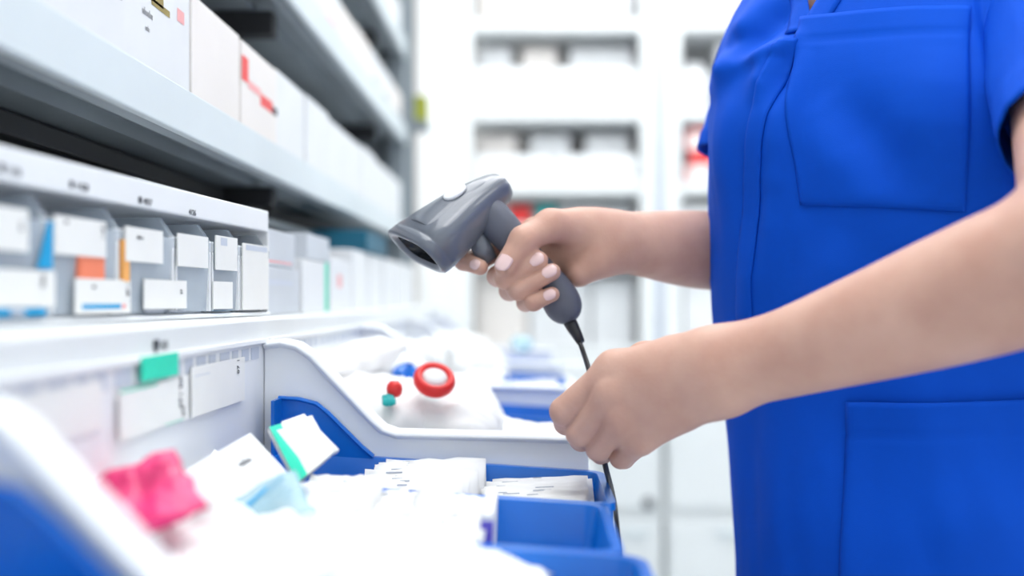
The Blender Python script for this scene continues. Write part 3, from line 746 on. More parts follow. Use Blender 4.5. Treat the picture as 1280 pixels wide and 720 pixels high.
L = [sec(.004, .0245, .0155, slant=SL), sec(.0005, .0275, .0185, slant=SL), sec(.0, .0305, .0215, slant=SL), sec(.002, .0325, .0235, slant=SL), sec(.010, .0328, .0238, slant=SL*.8), sec(.0115, .0322, .0232, slant=SL*.8), sec(.0125, .0328, .0238, slant=SL*.8),
     sec(.030, .0312, .0235, e=2.9, slant=SL*.5), sec(.050, .0275, .0225, e=2.7, du=.001), sec(.070, .0235, .0205, e=2.6, du=.002), sec(.088, .0190, .0175, e=2.5, du=.002),
     sec(.103, .0165, .0150, e=2.6, du=.001), sec(.109, .0140, .0125, e=2.5, du=.001), sec(.1115, .0095, .0085, e=2.3, du=0), sec(.112, .002, .002, e=2, du=0)]
g.loft(L, cap0=False)
head = obj('head', g, M['scan'], sc, smooth=True)
g = G(); g.loft([sec(.004, .0245, .0155, slant=SL), sec(.016, .0225, .0135, slant=SL)], cap0=False); obj('window', g, M['scandark'], sc, smooth=True)
# raised top shell with a ridge on either side
g = G(); rows_ = []
for s, hw in ((.014, .018), (.03, .0175), (.05, .0155), (.07, .013), (.088, .010), (.097, .0065)):
    hh = np.interp(s, [.0125, .03, .05, .07, .088, .1], [.0238, .0235, .0235, .0225, .0195, .0148])
    rows_.append([C0-a_*s+w_*(hw*q)+u_*(hh*(1-.10*abs(q)**3)-.002+z) for q, z in ((-1.0, -.002), (-.92, .0022), (-.6, .0034), (0, .0038), (.6, .0034), (.92, .0022), (1.0, -.002))])
g.loft(rows_, close=False, cap0=False, cap1=False)
o = obj('top_shell', g, M['scan'], sc, smooth=True); sm = o.modifiers.new('s', 'SOLIDIFY'); sm.thickness = .002; sm.offset = -1
ss = o.modifiers.new('ss', 'SUBSURF'); ss.levels = 2; ss.render_levels = 2
# badge
g = G(); c = C0-a_*.060+u_*.0262
g.loft([[c-a_*(.012*r*math.cos(a))+w_*(.0085*r*math.sin(a))+u_*z for a in [i*2*PI/28 for i in range(28)]] for r, z in ((1, -.002), (1, .0004), (.85, .0010), (.4, .0014))])
tag(obj('badge', g, M['badge'], sc, smooth=True), 'glossy white oval badge')
g = G(); c = C0-a_*.0985+u_*.010+w_*.006
g.loft([[c+(w_*math.cos(a)+u_*math.sin(a))*.0028*r-a_*z for a in [i*2*PI/14 for i in range(14)]] for r, z in ((1, 0), (1, .006), (.6, .007))])
obj('rear_cap', g, M['scandark'], sc, smooth=True)
# pistol grip
hp = [(604, 256, .880, .0120, .0120), (611, 265, .879, .0160, .0150), (620, 277, .877, .0175, .0155), (633, 291, .876, .0165, .0150), (648, 309, .876, .0145, .0140), (664, 327, .879, .0140, .0138),
      (681, 346, .881, .0150, .0145), (694, 363, .882, .0170, .0158), (702, 377, .882, .0182, .0165), (707, 388, .882, .0172, .0160), (711, 398, .882, .0125, .0125), (713, 403, .882, .006, .006)]
cs = [P(x, y, d) for x, y, d, _, _ in hp]
def tube(g, cs, rs, n=24, e=2.3, mi=0, ref=Vector((0, 1, 0))):
    L = []
    for i, c in enumerate(cs):
        t = (cs[min(i+1, len(cs)-1)]-cs[max(i-1, 0)]).normalized(); b = (ref-t*ref.dot(t)).normalized(); a = t.cross(b)
        ra, rb = rs[i] if isinstance(rs[i], tuple) else (rs[i], rs[i])
        L.append([c+a*math.copysign(abs(math.cos(q))**(2/e), math.cos(q))*ra+b*math.copysign(abs(math.sin(q))**(2/e), math.sin(q))*rb for q in [k*2*PI/n for k in range(n)]])
    g.loft(L, mi=mi); return g
o = obj('grip', tube(G(), cs, [(a, b) for *_, a, b in hp]), M['scanrub'], sc, smooth=True)
ss = o.modifiers.new('ss', 'SUBSURF'); ss.levels = 1; ss.render_levels = 2
tr = [P(592, 288, .876), P(597, 300, .876), P(604, 313, .876), P(614, 326, .877)]
obj('trigger', tube(G(), tr, [.007, .0095, .0095, .007], n=16), M['scan'], sc, smooth=True)
# strain relief and cord
bt = [P(710, 398, .882), P(716, 409, .880), P(721, 418, .877), P(726, 428, .873)]
obj('strain_relief', tube(G(), bt, [.0065, .006, .005, .0038], n=14), M['cord'], sc, smooth=True)
def spline(pts, n=10):
    out = []
    for i in range(len(pts)-1):
        p0, p1, p2, p3 = pts[max(i-1, 0)], pts[i], pts[i+1], pts[min(i+2, len(pts)-1)]
        for k in range(n):
            t = k/n; out.append(.5*((2*p1)+(p2-p0)*t+(2*p0-5*p1+4*p2-p3)*t*t+(3*p1-p0-3*p2+p3)*t**3))
    return out+[pts[-1]]
cp = spline([P(722, 421, .876), P(729, 440, .865), P(736, 462, .835), P(740, 482, .80), P(746, 520, .772), P(752, 555, .765), P(757, 584, .775), P(765, 615, .82), P(770, 645, .868), P(774, 700, .885), P(776, 800, .89), P(773, 1000, .89), P(760, 1250, .9)])
obj('cord', tube(G(), cp, [.0023]*len(cp), n=10), M['cord'], sc, smooth=True)

# ------------------------------------------------------------------ person: implicit body surface
def smin(a, b, k):
    h = np.clip(.5+.5*(b-a)/k, 0, 1); return b*(1-h)+a*h-k*h*(1-h)
class Cone:
    def __init__(s, a, b, r1, r2, flat=None, f=1.0):
        s.a = np.array(a, float); s.b = np.array(b, float); s.r1 = r1; s.r2 = r2; s.n = None if flat is None else np.array(flat, float)/np.linalg.norm(flat); s.f = f
    def __call__(s, p):
        ba = s.b-s.a; q = p-s.a; h = np.clip(q@ba/(ba@ba+1e-12), 0, 1); q = q-h[:, None]*ba
        sc_ = 1
        if s.n is not None: q = q+(q@s.n)[:, None]*s.n*(s.f-1)
        return np.sqrt((q*q).sum(1))-(s.r1+(s.r2-s.r1)*h)
class Ell:
    def __init__(s, c, r, R=None):
        s.c = np.array(c, float); s.r = np.array(r, float); s.R = np.eye(3) if R is None else np.array(R)
    def __call__(s, p):
        q = (p-s.c)@s.R.T; k0 = np.sqrt(((q/s.r)**2).sum(1)); k1 = np.sqrt(((q/s.r**2)**2).sum(1))+1e-9
        return k0*(k0-1)/k1
def chain(fs, k):
    def f(p):
        d = fs[0](p)
        for g_ in fs[1:]: d = smin(d, g_(p), k)
        return d
    return f
def nets(f, lo, hi, h):
    lo = np.array(lo, float); n = (np.ceil((np.array(hi)-lo)/h/8).astype(int)*8)
    F = np.full(n+1, 1.0, np.float32)
    nb = n//8; B = 8
    bi = np.stack(np.meshgrid(*[np.arange(x) for x in nb], indexing='ij'), -1).reshape(-1, 3)
    cen = lo+(bi*B+B/2)*h
    d = f(cen); act = np.abs(d) < B*h*1.15+.006
    for b, v in zip(bi[~act], d[~act]):
        if v < 0: F[b[0]*B:b[0]*B+B+1, b[1]*B:b[1]*B+B+1, b[2]*B:b[2]*B+B+1] = -1
    ab = bi[act]
    loc = np.stack(np.meshgrid(*[np.arange(B+1)]*3, indexing='ij'), -1).reshape(-1, 3)
    for i in range(0, len(ab), 200):
        idx = (ab[i:i+200, None, :]*B+loc[None]).reshape(-1, 3)
        F[idx[:, 0], idx[:, 1], idx[:, 2]] = f(lo+idx*h)
    S_ = F < 0
    c = [S_[i:S_.shape[0]-1+i, j:S_.shape[1]-1+j, k:S_.shape[2]-1+k] for i in (0, 1) for j in (0, 1) for k in (0, 1)]
    cnt = sum(x.astype(np.int8) for x in c); cells = np.argwhere((cnt > 0) & (cnt < 8))
    idm = -np.ones(cnt.shape, np.int64); idm[tuple(cells.T)] = np.arange(len(cells))
    acc = np.zeros((len(cells), 3)); num = np.zeros(len(cells))
    cor = [(i, j, k) for i in (0, 1) for j in (0, 1) for k in (0, 1)]
    for A in cor:
        for ax in range(3):
            if A[ax]: continue
            Bc = list(A); Bc[ax] = 1
            pa = cells+np.array(A); pb = cells+np.array(Bc)
            fa = F[tuple(pa.T)]; fb = F[tuple(pb.T)]; m = (fa < 0) != (fb < 0)
            t = fa[m]/(fa[m]-fb[m]); acc[m] += pa[m]+t[:, None]*(pb[m]-pa[m]); num[m] += 1
    V_ = lo+acc/num[:, None]*h
    for _ in range(2):
        e = 4e-4; d0 = f(V_); gr = np.stack([(f(V_+np.eye(3)[a]*e)-d0)/e for a in range(3)], 1)
        st = (d0/(np.maximum((gr*gr).sum(1), .2)))[:, None]*gr; V_ -= np.clip(st, -h*.6, h*.6)
    Q = []
    for ax in range(3):
        sl0 = [slice(None)]*3; sl1 = [slice(None)]*3; sl0[ax] = slice(0, -1); sl1[ax] = slice(1, None)
        a = S_[tuple(sl0)]; b = S_[tuple(sl1)]; e = np.argwhere(a != b)
        u, v = (ax+1) % 3, (ax+2) % 3
        e = e[(e[:, u] > 0) & (e[:, v] > 0) & (e[:, u] < S_.shape[u]-1) & (e[:, v] < S_.shape[v]-1)]
        flip = a[tuple(e.T)]
        qs = []
        for du, dv in ((-1, -1), (0, -1), (0, 0), (-1, 0)):
            c_ = e.copy(); c_[:, u] += du; c_[:, v] += dv; qs.append(idm[tuple(c_.T)])
        q = np.stack(qs, 1); q[~flip] = q[~flip][:, ::-1]; Q.append(q)
    return V_, np.concatenate(Q)

F_ = Vector((-.574, -.819, 0)); L_ = Vector((.819, -.574, 0)); UP = Vector((0, 0, 1))
def pt(*a): return np.array(P(*a))
# ---- near (left) arm: hand back to the camera, fist round the cord
wl = pt(902, 466, .705)
sh_l = np.array((.440, .800, 1.375)); el_l = pt(1378, 302, .563)
YN = np.array((0.1, 1, 0.05))
def limb(pts, rs, n=6, **kw):
    """smooth limb through points with radii"""
    q = spline([Vector((*p, )) for p in pts], n); r = []
    rv = spline([Vector((x, 0, 0)) for x in rs], n)
    return [Cone(q[i], q[i+1], rv[i].x, rv[i+1].x, **kw) for i in range(len(q)-1)]
armU = [Cone(sh_l, el_l, .046, .042)]
armL = limb([el_l, pt(1280, 341, .598), pt(1185, 375, .630), pt(1085, 409, .657), pt(985, 441, .685), pt(925, 456, .700), wl], [.0425, .0448, .0425, .0370, .0312, .0300, .0298], flat=YN, f=1.22)
# metacarpals (index, middle, ring, little)
mcp = [pt(768, 462, .742), pt(764, 492, .735), pt(778, 522, .732), pt(800, 546, .735)]
pip = [pt(705, 514, .752), pt(724, 542, .749), pt(748, 561, .751), pt(776, 572, .757)]
dip = [pt(708, 528, .772), pt(727, 549, .772), pt(752, 566, .774), pt(780, 573, .778)]
tip = [pt(732, 522, .787), pt(748, 540, .787), pt(770, 554, .787), pt(796, 562, .789)]
wp = [pt(880, 447, .712), pt(880, 460, .708), pt(878, 474, .708), pt(874, 490, .712)]
palmL = [Cone(wl, pt(850, 478, .720), .0298, .0285, YN, 1.3)]
palmL += [Cone(wp[i], mcp[i], .0195, (.0145, .0130, .0135, .0135)[i], YN, 1.1) for i in range(4)]
palmL += [Cone(pt(850, 455, .735), pt(775, 490, .755), .020, .016), Cone(pt(850, 500, .735), pt(795, 530, .755), .020, .016)]
fr = [(.0130, .0112, .0098, .0080), (.0122, .0104, .0094, .0080), (.0115, .0098, .0088, .0076), (.0105, .0088, .0080, .0070)]
proxL = [Cone(mcp[i], pip[i], fr[i][0], fr[i][1]) for i in range(4)]
distL = [chain([Cone(pip[i], dip[i], fr[i][1], fr[i][2]), Cone(dip[i], tip[i], fr[i][2], fr[i][3])], .003) for i in range(4)]
thL = chain([Cone(pt(862, 446, .735), pt(806, 450, .764), .0175, .0140), Cone(pt(806, 450, .764), pt(764, 468, .786), .0135, .0112), Cone(pt(764, 468, .786), pt(737, 496, .797), .0108, .0085)], .006)
def bodyL(p):
    d = armL[0](p)
    for c_ in armL[1:]: d = smin(d, c_(p), .002)
    d = smin(d, armU[0](p), .02)
    m = palmL[0](p)
    for c_ in palmL[1:]: m = smin(m, c_(p), .014)
    d = smin(d, m, .014)
    fp = proxL[0](p)
    for c_ in proxL[1:]: fp = smin(fp, c_(p), .0016)
    d = smin(d, fp, .009)
    fd = distL[0](p)
    for c_ in distL[1:]: fd = smin(fd, c_(p), .0012)
    d = smin(d, fd, .0018)
    d = smin(d, thL(p), .004)
    return d
# ---- far (right) arm: hand round the pistol grip
wr = pt(757, 302, .905)
sh_r = np.array((.250, .990, 1.375)); el_r = np.array((.262, 1.010, 1.165))
armR = limb([el_r, pt(895, 314, .970), pt(850, 310, .950), pt(805, 305, .925), wr], [.039, .0390, .0365, .0310, .0265], flat=(0, 1, 0), f=1.15)
# knuckles lie behind the grip
m2 = [pt(668, 288, .913), pt(676, 308, .915), pt(690, 328, .915), pt(706, 346, .912)]
p2 = [pt(606, 322, .898), pt(622, 345, .890), pt(637, 363, .890), pt(657, 378, .890)]
q2 = [pt(580, 326, .880), pt(632, 348, .862), pt(648, 362, .862), pt(667, 377, .862)]
t2 = [pt(600, 334, .866), pt(674, 325, .857), pt(690, 340, .857), pt(690, 368, .858)]
w2 = [pt(738, 292, .906), pt(738, 300, .908), pt(740, 309, .908), pt(742, 318, .905)]
palmR = [Cone(wr, pt(722, 302, .906), .026, .024, (0, 1, 0), 1.3)]+[Cone(w2[i], m2[i], .018, .0125) for i in range(4)]
palmR += [Cone(pt(742, 326, .898), pt(724, 340, .896), .017, .014), Cone(pt(735, 285, .895), pt(705, 285, .892), .018, .015)]
gr2 = [(.0105, .0090, .0085, .0072), (.0105, .0100, .0096, .0080), (.0105, .0098, .0093, .0078), (.0095, .0085, .0080, .0068)]
proxR = [Cone(m2[i], p2[i], gr2[i][0], gr2[i][1]) for i in range(4)]
distR = [chain([Cone(p2[i], q2[i], gr2[i][1], gr2[i][2]), Cone(q2[i], t2[i], gr2[i][2], gr2[i][3])], .004) for i in range(4)]
TH = [pt(722, 285, .893), pt(688, 282, .872), pt(654, 300, .855), pt(632, 332, .850)]
thR = chain([Cone(TH[0], TH[1], .0190, .0145), Cone(TH[1], TH[2], .0145, .0118), Cone(TH[2], TH[3], .0118, .0100)], .006)
def bodyR(p):
    d = armR[0](p)
    for c_ in armR[1:]: d = smin(d, c_(p), .002)
    d = smin(d, Cone(sh_r, el_r, .038, .039)(p), .02)
    m = palmR[0](p)
    for c_ in palmR[1:]: m = smin(m, c_(p), .010)
    d = smin(d, m, .018)
    fp = proxR[0](p)
    for c_ in proxR[1:]: fp = smin(fp, c_(p), .0016)
    d = smin(d, fp, .006)
    fd = distR[0](p)
    for c_ in distR[1:]: fd = smin(fd, c_(p), .0010)
    d = smin(d, fd, .0015)
    d = smin(d, thR(p), .0060)
    return d

# ---- torso rings (garment) : half width a, half depth b, target left silhouette pixel
RING = [(.74, .205, .150, 924), (.85, .200, .147, 918), (.95, .190, .138, 910), (1.02, .182, .130, 905), (1.10, .178, .127, 894), (1.18, .180, .132, 889), (1.25, .186, .140, 886), (1.31, .188, .138, 886),
        (1.36, .186, .126, 897), (1.40, .178, .112, 912), (1.43, .155, .095, 938), (1.455, .105, .078, 985), (1.475, .070, .066, 1022)]
def sup(th, a, b, e=2.25):
    c, s = math.cos(th), math.sin(th)
    return math.copysign(abs(c)**(2/e), c)*b, math.copysign(abs(s)**(2/e), s)*a
def ringpar(z):
    zs = [r[0] for r in RING]
    sm = lambda k: float(np.interp(z, zs, [r[k] for r in RING]))
    # light smoothing
    av = lambda k: sum(float(np.interp(z+d, zs, [r[k] for r in RING])) for d in (-.025, -.012, 0, .012, .025))/5
    return av(1), av(2), av(3)
_cc = {}
def centre(z):
    key = round(z, 4)
    if key in _cc: return _cc[key]
    a, b, px = ringpar(z); cy = .885; tx = (px-VX)/FP; cx = .34
    for _ in range(6):
        best = 9
        for k in range(120):
            th = -PI+k*2*PI/120; f, l = sup(th, a, b); q = Vector((cx, cy, 0))+F_*f+L_*l
            best = min(best, q.x/q.y-tx)
        cx -= best*.93
    _cc[key] = (cx, cy); return _cc[key]
# fold lines: pixel segments with width and height (m)
FOLDS = [(1003, 70, 975, 230, 9, .0035), (975, 230, 940, 400, 12, .0045), (1018, 70, 1000, 260, 12, -.003), (960, 0, 903, 110, 11, .009), (985, 0, 935, 70, 9, -.008), (1002, 48, 935, 82, 7, .006), (930, 84, 912, 96, 7, .002), (940, 40, 915, 70, 7, -.005), (975, 60, 960, 120, 9, .006), (990, 62, 978, 130, 7, -.005),
         (930, 140, 918, 400, 18, .004), (945, 130, 940, 330, 12, -.003), (1045, 120, 1160, 250, 26, -.0045), (1030, 150, 1110, 300, 26, .004), (1060, 290, 1010, 420, 20, .003), (1110, 290, 1150, 420, 30, -.003),
         (1040, 520, 990, 700, 22, .003), (960, 530, 975, 720, 16, .0035), (935, 520, 940, 720, 12, -.003), (1160, 620, 1290, 560, 34, -.004), (1150, 680, 1290, 620, 30, .004), (1180, 60, 1150, 200, 30, .003), (1225, -30, 1272, 250, 7, -.0075)]
def fold(q):
    px = VX+q.x/q.y*FP; py = VY-(q.z-CZ)/q.y*FP; s = 0
    for x0, y0, x1, y1, w, a in FOLDS:
        dx, dy = x1-x0, y1-y0; L2 = dx*dx+dy*dy; t = ((px-x0)*dx+(py-y0)*dy)/L2; tc = max(0, min(1, t))
        d2 = (px-x0-dx*tc)**2+(py-y0-dy*tc)**2; en = math.exp(-((t-tc)**2)*L2/(w*w*4))
        s += 1.7*a*math.exp(-d2/(2*w*w))*min(1, .35+2*min(tc, 1-tc)+0)*en
    return s
def torso(th, z, off=0, folds=True):
    a, b, _ = ringpar(z); cx, cy = centre(z); f, l = sup(th, a, b)
    n = (F_*math.cos(th)+L_*math.sin(th)).normalized()
    bust = .016*math.exp(-((z-1.265)/.06)**2)*(math.exp(-((th-.55)/.35)**2)+math.exp(-((th+.55)/.35)**2))
    q = Vector((cx, cy, z))+F_*f+L_*l
    wr_ = .0045*noise.noise(Vector((th*2.6+z*4, z*5, 1)))+.0012*noise.noise(Vector((th*9, z*14, 4)))
    q += n*(bust+wr_+off+(fold(q) if folds and abs(th) < 2.2 else 0)+.004*math.sin(5*th)*max(0, 1-(z-.74)/.25))
    return q
# ---- body core: torso, neck, head, legs (coarser, mostly under clothes)
cz = lambda z: Vector((*centre(z), z))
c1, c2, c3 = cz(1.05), cz(1.27), cz(1.40)
hc = cz(1.40)+F_*.035+UP*.235
Rh = np.array([tuple(L_), tuple(F_), (0, 0, 1)])
core = [Cone(c1-UP*.12-L_*.05, c1-UP*.12+L_*.05, .100, .100, tuple(F_), 1.15), Cone(c1-L_*.05, c1+L_*.05, .090, .090, tuple(F_), 1.1), Cone(c2-L_*.065, c2+L_*.065, .088, .088, tuple(F_), 1.1),
        Cone(c3-L_*.10-UP*.025, c3+L_*.10-UP*.025, .045, .045), Cone(c3, hc-UP*.07, .050, .050),
        Ell(hc+UP*.015-F_*.01, (.074, .094, .100), Rh), Ell(hc-UP*.055+F_*.035, (.050, .050, .055), Rh)]
face = [Cone(hc+F_*.078+UP*.012, hc+F_*.098-UP*.022, .006, .010), Ell(hc+F_*.084-UP*.050, (.024, .009, .005), Rh), Ell(hc+F_*.083-UP*.060, (.021, .009, .006), Rh),
        Ell(hc+L_*.072-F_*.005-UP*.005, (.008, .017, .030), Rh), Ell(hc-L_*.072-F_*.005-UP*.005, (.008, .017, .030), Rh)]
eyes = [Ell(hc+F_*.088+L_*s*.031+UP*.012, (.015, .010, .009), Rh) for s in (1, -1)]
def bodyC(p):
    d = core[0](p)
    for c_ in core[1:]: d = smin(d, c_(p), .035)
    for c_ in eyes: d = np.maximum(d, -(c_(p)+.002))
    for c_ in face: d = smin(d, c_(p), .008)
    d = smin(d, Cone(sh_l, (sh_l*.6+el_l*.4), .045, .044)(p), .03)
    d = smin(d, Cone(sh_r, (sh_r*.6+el_r*.4), .038, .038)(p), .03)
    return d
parts = [nets(bodyL, (-.0, .50, .95), (.56, .90, 1.46), .0016), nets(bodyR, (-.10, .80, 1.07), (.34, 1.10, 1.45), .0014), nets(bodyC, (.05, .62, .80), (.68, 1.20, 1.80), .005)]
vo = 0; Vs = []; Fs = []
for v, q in parts: Vs.append(v); Fs.append(q+vo); vo += len(v)
Vs = np.concatenate(Vs); Fs = np.concatenate(Fs)
base = Vector((.38, .885, 0.0))
me = bpy.data.meshes.new('person'); me.from_pydata((Vs-np.array(base)).tolist(), [], Fs.tolist()); me.materials.append(M['skin'])
me.polygons.foreach_set('use_smooth', [True]*len(Fs)); me.update()
person = tag(link('person', me, None, base), 'person in bright blue short-sleeved scrub top holding grey scanner, its cord in the other hand', 'person')
# nails
def nail(c, along, nrm, l, w, r):
    c = Vector(c); al = Vector(along).normalized(); n = Vector(nrm); n = (n-al*n.dot(al)).normalized(); s = al.cross(n)
    g = G(); L = []
    for j in range(9):
        v = j/8*2-1; hw = w*math.sqrt(max(.02, 1-abs(v)**3))
        L.append([c+al*(v*l)+s*(hw*q)+n*(math.sqrt(max(0, r*r-(hw*q)**2))+.0004-.0012*v*v*(1 if v > 0 else .3)) for q in (-1, -.7, -.35, 0, .35, .7, 1)])
    g.loft(L, close=False, cap0=False, cap1=False)
    o = obj('fingernail', g, M['nail'], person, smooth=True)
    m = o.modifiers.new('s', 'SOLIDIFY'); m.thickness = .0011; m.offset = -.6
cam = Vector((0, 0, CZ))
CD = Vector((0, -1, 0))
for i, n in ((0, CD+UP*.1), (1, CD+UP*.15+Vector((-.25, 0, 0))), (2, CD+UP*.15+Vector((-.25, 0, 0))), (3, CD+UP*.1)):
    d = Vector(t2[i]-q2[i]).normalized()
    nail(Vector(t2[i])-d*.001, d, n, (.0060, .0072, .0072, .0060)[i], (.0048, .0056, .0055, .0047)[i], gr2[i][3]+.0001)
d = Vector(TH[3]-TH[2]).normalized(); nail(Vector(TH[3])-d*.0005, d, CD+Vector((-.35, 0, .15)), .0092, .0072, .0100)
# hair, under the frame edge
g = G(); mx = Matrix((( *L_, ), ( *F_, ), (0, 0, 1))).transposed()
def ellg(c, r, cut=None, n=40, m_=24):
    L = []
    for j in range(m_+1):
        ph = -PI/2+PI*j/m_
        L.append([c+mx @ Vector((r[0]*math.cos(ph)*math.cos(a), r[1]*math.cos(ph)*math.sin(a), r[2]*math.sin(ph)))*(1+.02*noise.noise(Vector((a*6, ph, 3)))) for a in [i*2*PI/n for i in range(n)]])
    return L
g.loft(ellg(hc+UP*.032-F_*.024, (.080, .098, .100)), cap0=False, cap1=False); g.loft(ellg(hc-F_*.125+UP*.02, (.036, .036, .036)), cap0=False, cap1=False)
obj('hair', g, M['hair'], person, smooth=True)

# ---- scrub top
NT, NZ = 300, 230; z0, z1 = .76, 1.468
# inverse lookup of (theta, z) for a pixel on the front
_tab = []
for j in range(0, 150):
    z = .80+j*.66/149
    for i in range(0, 160):
        th = -1.5+i*3.2/159; q = torso(th, z, 0, False); _tab.append((VX+q.x/q.y*FP, VY-(q.z-CZ)/q.y*FP, th, z))
_ta = np.array(_tab)
def inv(px, py):
    d = (_ta[:, 0]-px)**2+(_ta[:, 1]-py)**2; r = _ta[np.argsort(d)[:4]]; w = 1/((r[:, 0]-px)**2+(r[:, 1]-py)**2+.5); w /= w.sum()
    th, z = float(r[0, 2]), float(r[0, 3])
    pr = lambda t, zz: (lambda q: np.array((VX+q.x/q.y*FP, VY-(q.z-CZ)/q.y*FP)))(torso(t, zz, 0, False))
    for _ in range(5):
        b0 = pr(th, z); J = np.stack([(pr(th+.003, z)-b0)/.003, (pr(th, z+.002)-b0)/.002], 1)
        st = np.linalg.lstsq(J, np.array((px, py))-b0, rcond=None)[0]; th += float(np.clip(st[0], -.15, .15)); z += float(np.clip(st[1], -.05, .05))
    return th, z
vth, vz = inv(1010, 30)        # bottom of the V neck
vs, idx = [], {}
g = G()
grid = [[torso(-PI+2*PI*i/NT, z0+(z1-z0)*j/NZ) for i in range(NT)] for j in range(NZ+1)]
vs = [q for r in grid for q in r]; fs = []
for j in range(NZ):
    z = z0+(z1-z0)*(j+.5)/NZ
    for i in range(NT):
        th = -PI+2*PI*(i+.5)/NT
        if z > vz and abs(th-vth) < (z-vz)*2.4: continue
        fs.append((j*NT+i, j*NT+(i+1) % NT, (j+1)*NT+(i+1) % NT, (j+1)*NT+i))
g.add(vs, fs)
top = obj('scrub_top', g, M['scrub'], person, smooth=True)
m = top.modifiers.new('s', 'SOLIDIFY'); m.thickness = .0015; m.offset = -1
# neck band strips along both sides of the V
for sgn in (1, -1):
    L = []
    for k in range(26):
        z = vz-.006+(1.462-vz)*k/25; th = vth+sgn*(max(0, (z-vz))*2.4-.025)
        row = []
        for q in range(6):
            o_ = sgn*(q/5*.125); row.append(torso(th+o_, z, .0018 if q < 5 else .0002))
        L.append(row)
    g = G().loft(L, close=False, cap0=False, cap1=False); o = obj('neck_band', g, M['scrub'], top, smooth=True)
    m = o.modifiers.new('s', 'SOLIDIFY'); m.thickness = .0022; m.offset = 0
# pockets
def patch(name, corners, off, nu=44, nv=44, parent=top, th=.0016):
    (a, b), (c, d), (e, f), (h_, i_) = [inv(*p) for p in corners]      # top-left, top-right, bottom-right, bottom-left
    L = []
    for j in range(nv+1):
        v = j/nv; row = []
        for i in range(nu+1):
            u = i/nu
            t = (a*(1-u)+c*u)*(1-v)+(h_*(1-u)+e*u)*v; z = (b*(1-u)+d*u)*(1-v)+(i_*(1-u)+f*u)*v
            ed = min(u*nu, (1-u)*nu, (1-v)*nv)
            o_ = off*(min(1, .35+ed*.5))+.0012*math.exp(-((v-.14)/.01)**2)*-1+(.0022*(1-v/.13) if v < .13 else 0)
            row.append(torso(t, z, o_))
        L.append(row)
    o = obj(name, G().loft(L, close=False, cap0=False, cap1=False), M['scrub'], parent, smooth=True)
    m = o.modifiers.new('s', 'SOLIDIFY'); m.thickness = th; m.offset = 0
    return o
patch('chest_pocket', [(1003, 22), (1213, 10), (1206, 265), (1000, 256)], .0028)
patch('hip_pocket', [(1060, 502), (1330, 496), (1330, 800), (1050, 800)], .0040)
patch('side_facing', [(984, 50), (1003, 50), (946, 400), (926, 400)], .0026, nu=6, nv=80)
# sleeves
def sleeve(a, b, r0, r1, fl, seed):
    a, b = Vector(a), Vector(b); ax = (b-a).normalized(); ref = Vector((0, 1, 0)); u = (ref-ax*ref.dot(ax)).normalized(); v = ax.cross(u); L = []
    for j in range(41):
        t = j/40; c = a.lerp(b, t); r = r0+(r1-r0)*t
        L.append([c+(u*math.cos(q)*fl+v*math.sin(q))*(r+.003*noise.noise(Vector((math.cos(q)*1.5+seed, math.sin(q)*1.5, t*3)))+.0012*noise.noise(Vector((math.cos(q)*5, math.sin(q)*5+seed, t*7)))+(.0012 if t > .86 else 0)) for q in [k*2*PI/64 for k in range(64)]])
    o = obj('sleeve', G().loft(L, cap0=False, cap1=False), M['scrub'], top, smooth=True)
    m = o.modifiers.new('s', 'SOLIDIFY'); m.thickness = .0016; m.offset = -1
sl = Vector(sh_l); e_ = Vector(el_l)
sleeve(sl+(sl-e_).normalized()*.01, sl.lerp(e_, .655), .073, .0515, 1.0, 3)
sr = Vector(sh_r); e2 = Vector(el_r)
sleeve(sr+Vector((.010, 0, .022)), Vector((.236, .99, 1.266)), .051, .0655, 1.0, 8)
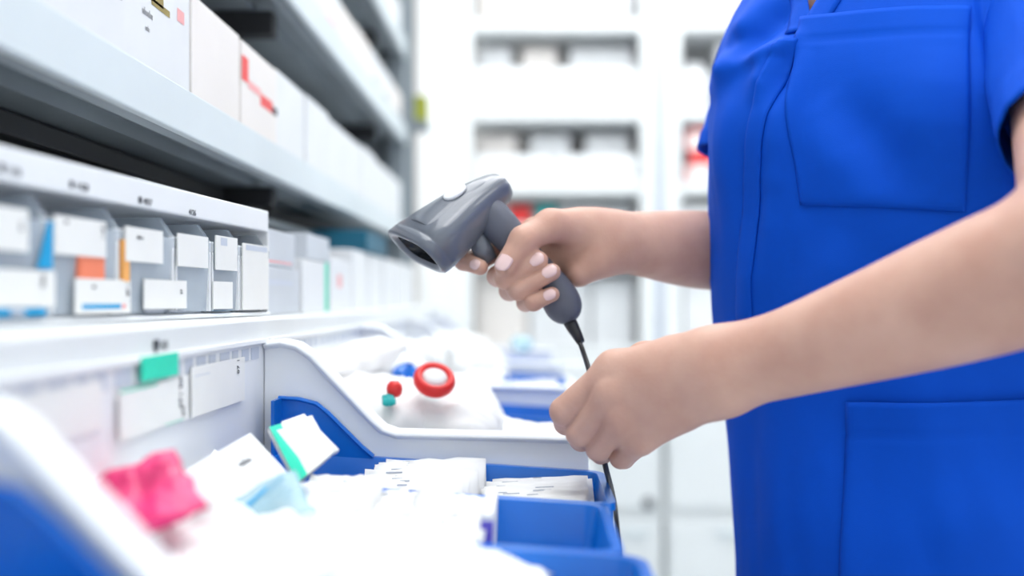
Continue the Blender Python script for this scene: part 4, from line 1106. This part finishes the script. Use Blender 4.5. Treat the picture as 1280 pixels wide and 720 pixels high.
# trousers and shoes (below the frame)
hz = cz(.80)
g = G()
for s in (1, -1):
    L = []
    for j in range(21):
        t = j/20; c = hz+L_*s*(.085-.0*t); c = Vector((c.x, c.y, .90-.86*t)); r = .112-.045*min(1, t*1.3)
        L.append([c+(L_*math.cos(q)+F_*math.sin(q))*(r+.004*noise.noise(Vector((math.cos(q)*2, s*3, t*5)))) for q in [k*2*PI/40 for k in range(40)]])
    g.loft(L)
obj('trousers', g, M['scrub'], person, smooth=True)
for s in (1, -1):
    c = Vector((hz.x, hz.y, 0))+L_*s*.085; L = []
    for t, w, h in ((-.09, .02, .03), (-.08, .034, .055), (-.03, .038, .075), (.05, .042, .065), (.11, .044, .05), (.15, .036, .035), (.165, .018, .02)):
        L.append([c+F_*t+L_*w*math.cos(q)+UP*(h*max(0, math.sin(q))) for q in [k*2*PI/24 for k in range(24)]])
    obj('shoe', G().loft(L), M['shoe'], person, smooth=True)

# ------------------------------------------------------------------ light, world, camera
w = bpy.data.worlds.new('world'); bpy.context.scene.world = w; w.use_nodes = True
bg = w.node_tree.nodes['Background']; bg.inputs[0].default_value = (.93, .965, 1, 1); bg.inputs[1].default_value = .98
def area(name, loc, rot, sx, sy, e, col=(1, 1, 1)):
    l = bpy.data.lights.new(name, 'AREA'); l.shape = 'RECTANGLE'; l.size = sx; l.size_y = sy; l.energy = e; l.color = col
    o = bpy.data.objects.new(name, l); COL.objects.link(o); o.location = loc; o.rotation_euler = rot; return o
area('ceiling_lamp_light', (-.25, 1.2, 2.70), (0, .0, 0), 1.2, 2.4, 26)
area('far_aisle_light', (.5, 2.9, 2.70), (math.radians(28), 0, 0), 2.4, .5, 5)
area('added_key_light', (-1.6, -.9, 2.3), (math.radians(52), 0, math.radians(-48)), 1.2, 1.0, 34)  # added key light aimed at the person; no window stands there
c = bpy.data.cameras.new('camera'); co = bpy.data.objects.new('camera', c); COL.objects.link(co); bpy.context.scene.camera = co
co.location = (0, 0, CZ); co.rotation_euler = (PI/2, 0, 0)
c.sensor_width = 36; c.lens = FP/1280*36; c.shift_x = -(VX-640)/1280; c.shift_y = (VY-360)/1280
c.clip_start = .02
c.dof.use_dof = True; c.dof.focus_distance = .80; c.dof.aperture_fstop = 1.85
s = bpy.context.scene
s.view_settings.view_transform = 'Standard'; s.view_settings.look = 'None'; s.view_settings.gamma = 1; s.view_settings.exposure = .38
s.view_settings.use_curve_mapping = False
s.cycles.use_denoising = True
s.cycles.transparent_max_bounces = 16; s.cycles.max_bounces = 8
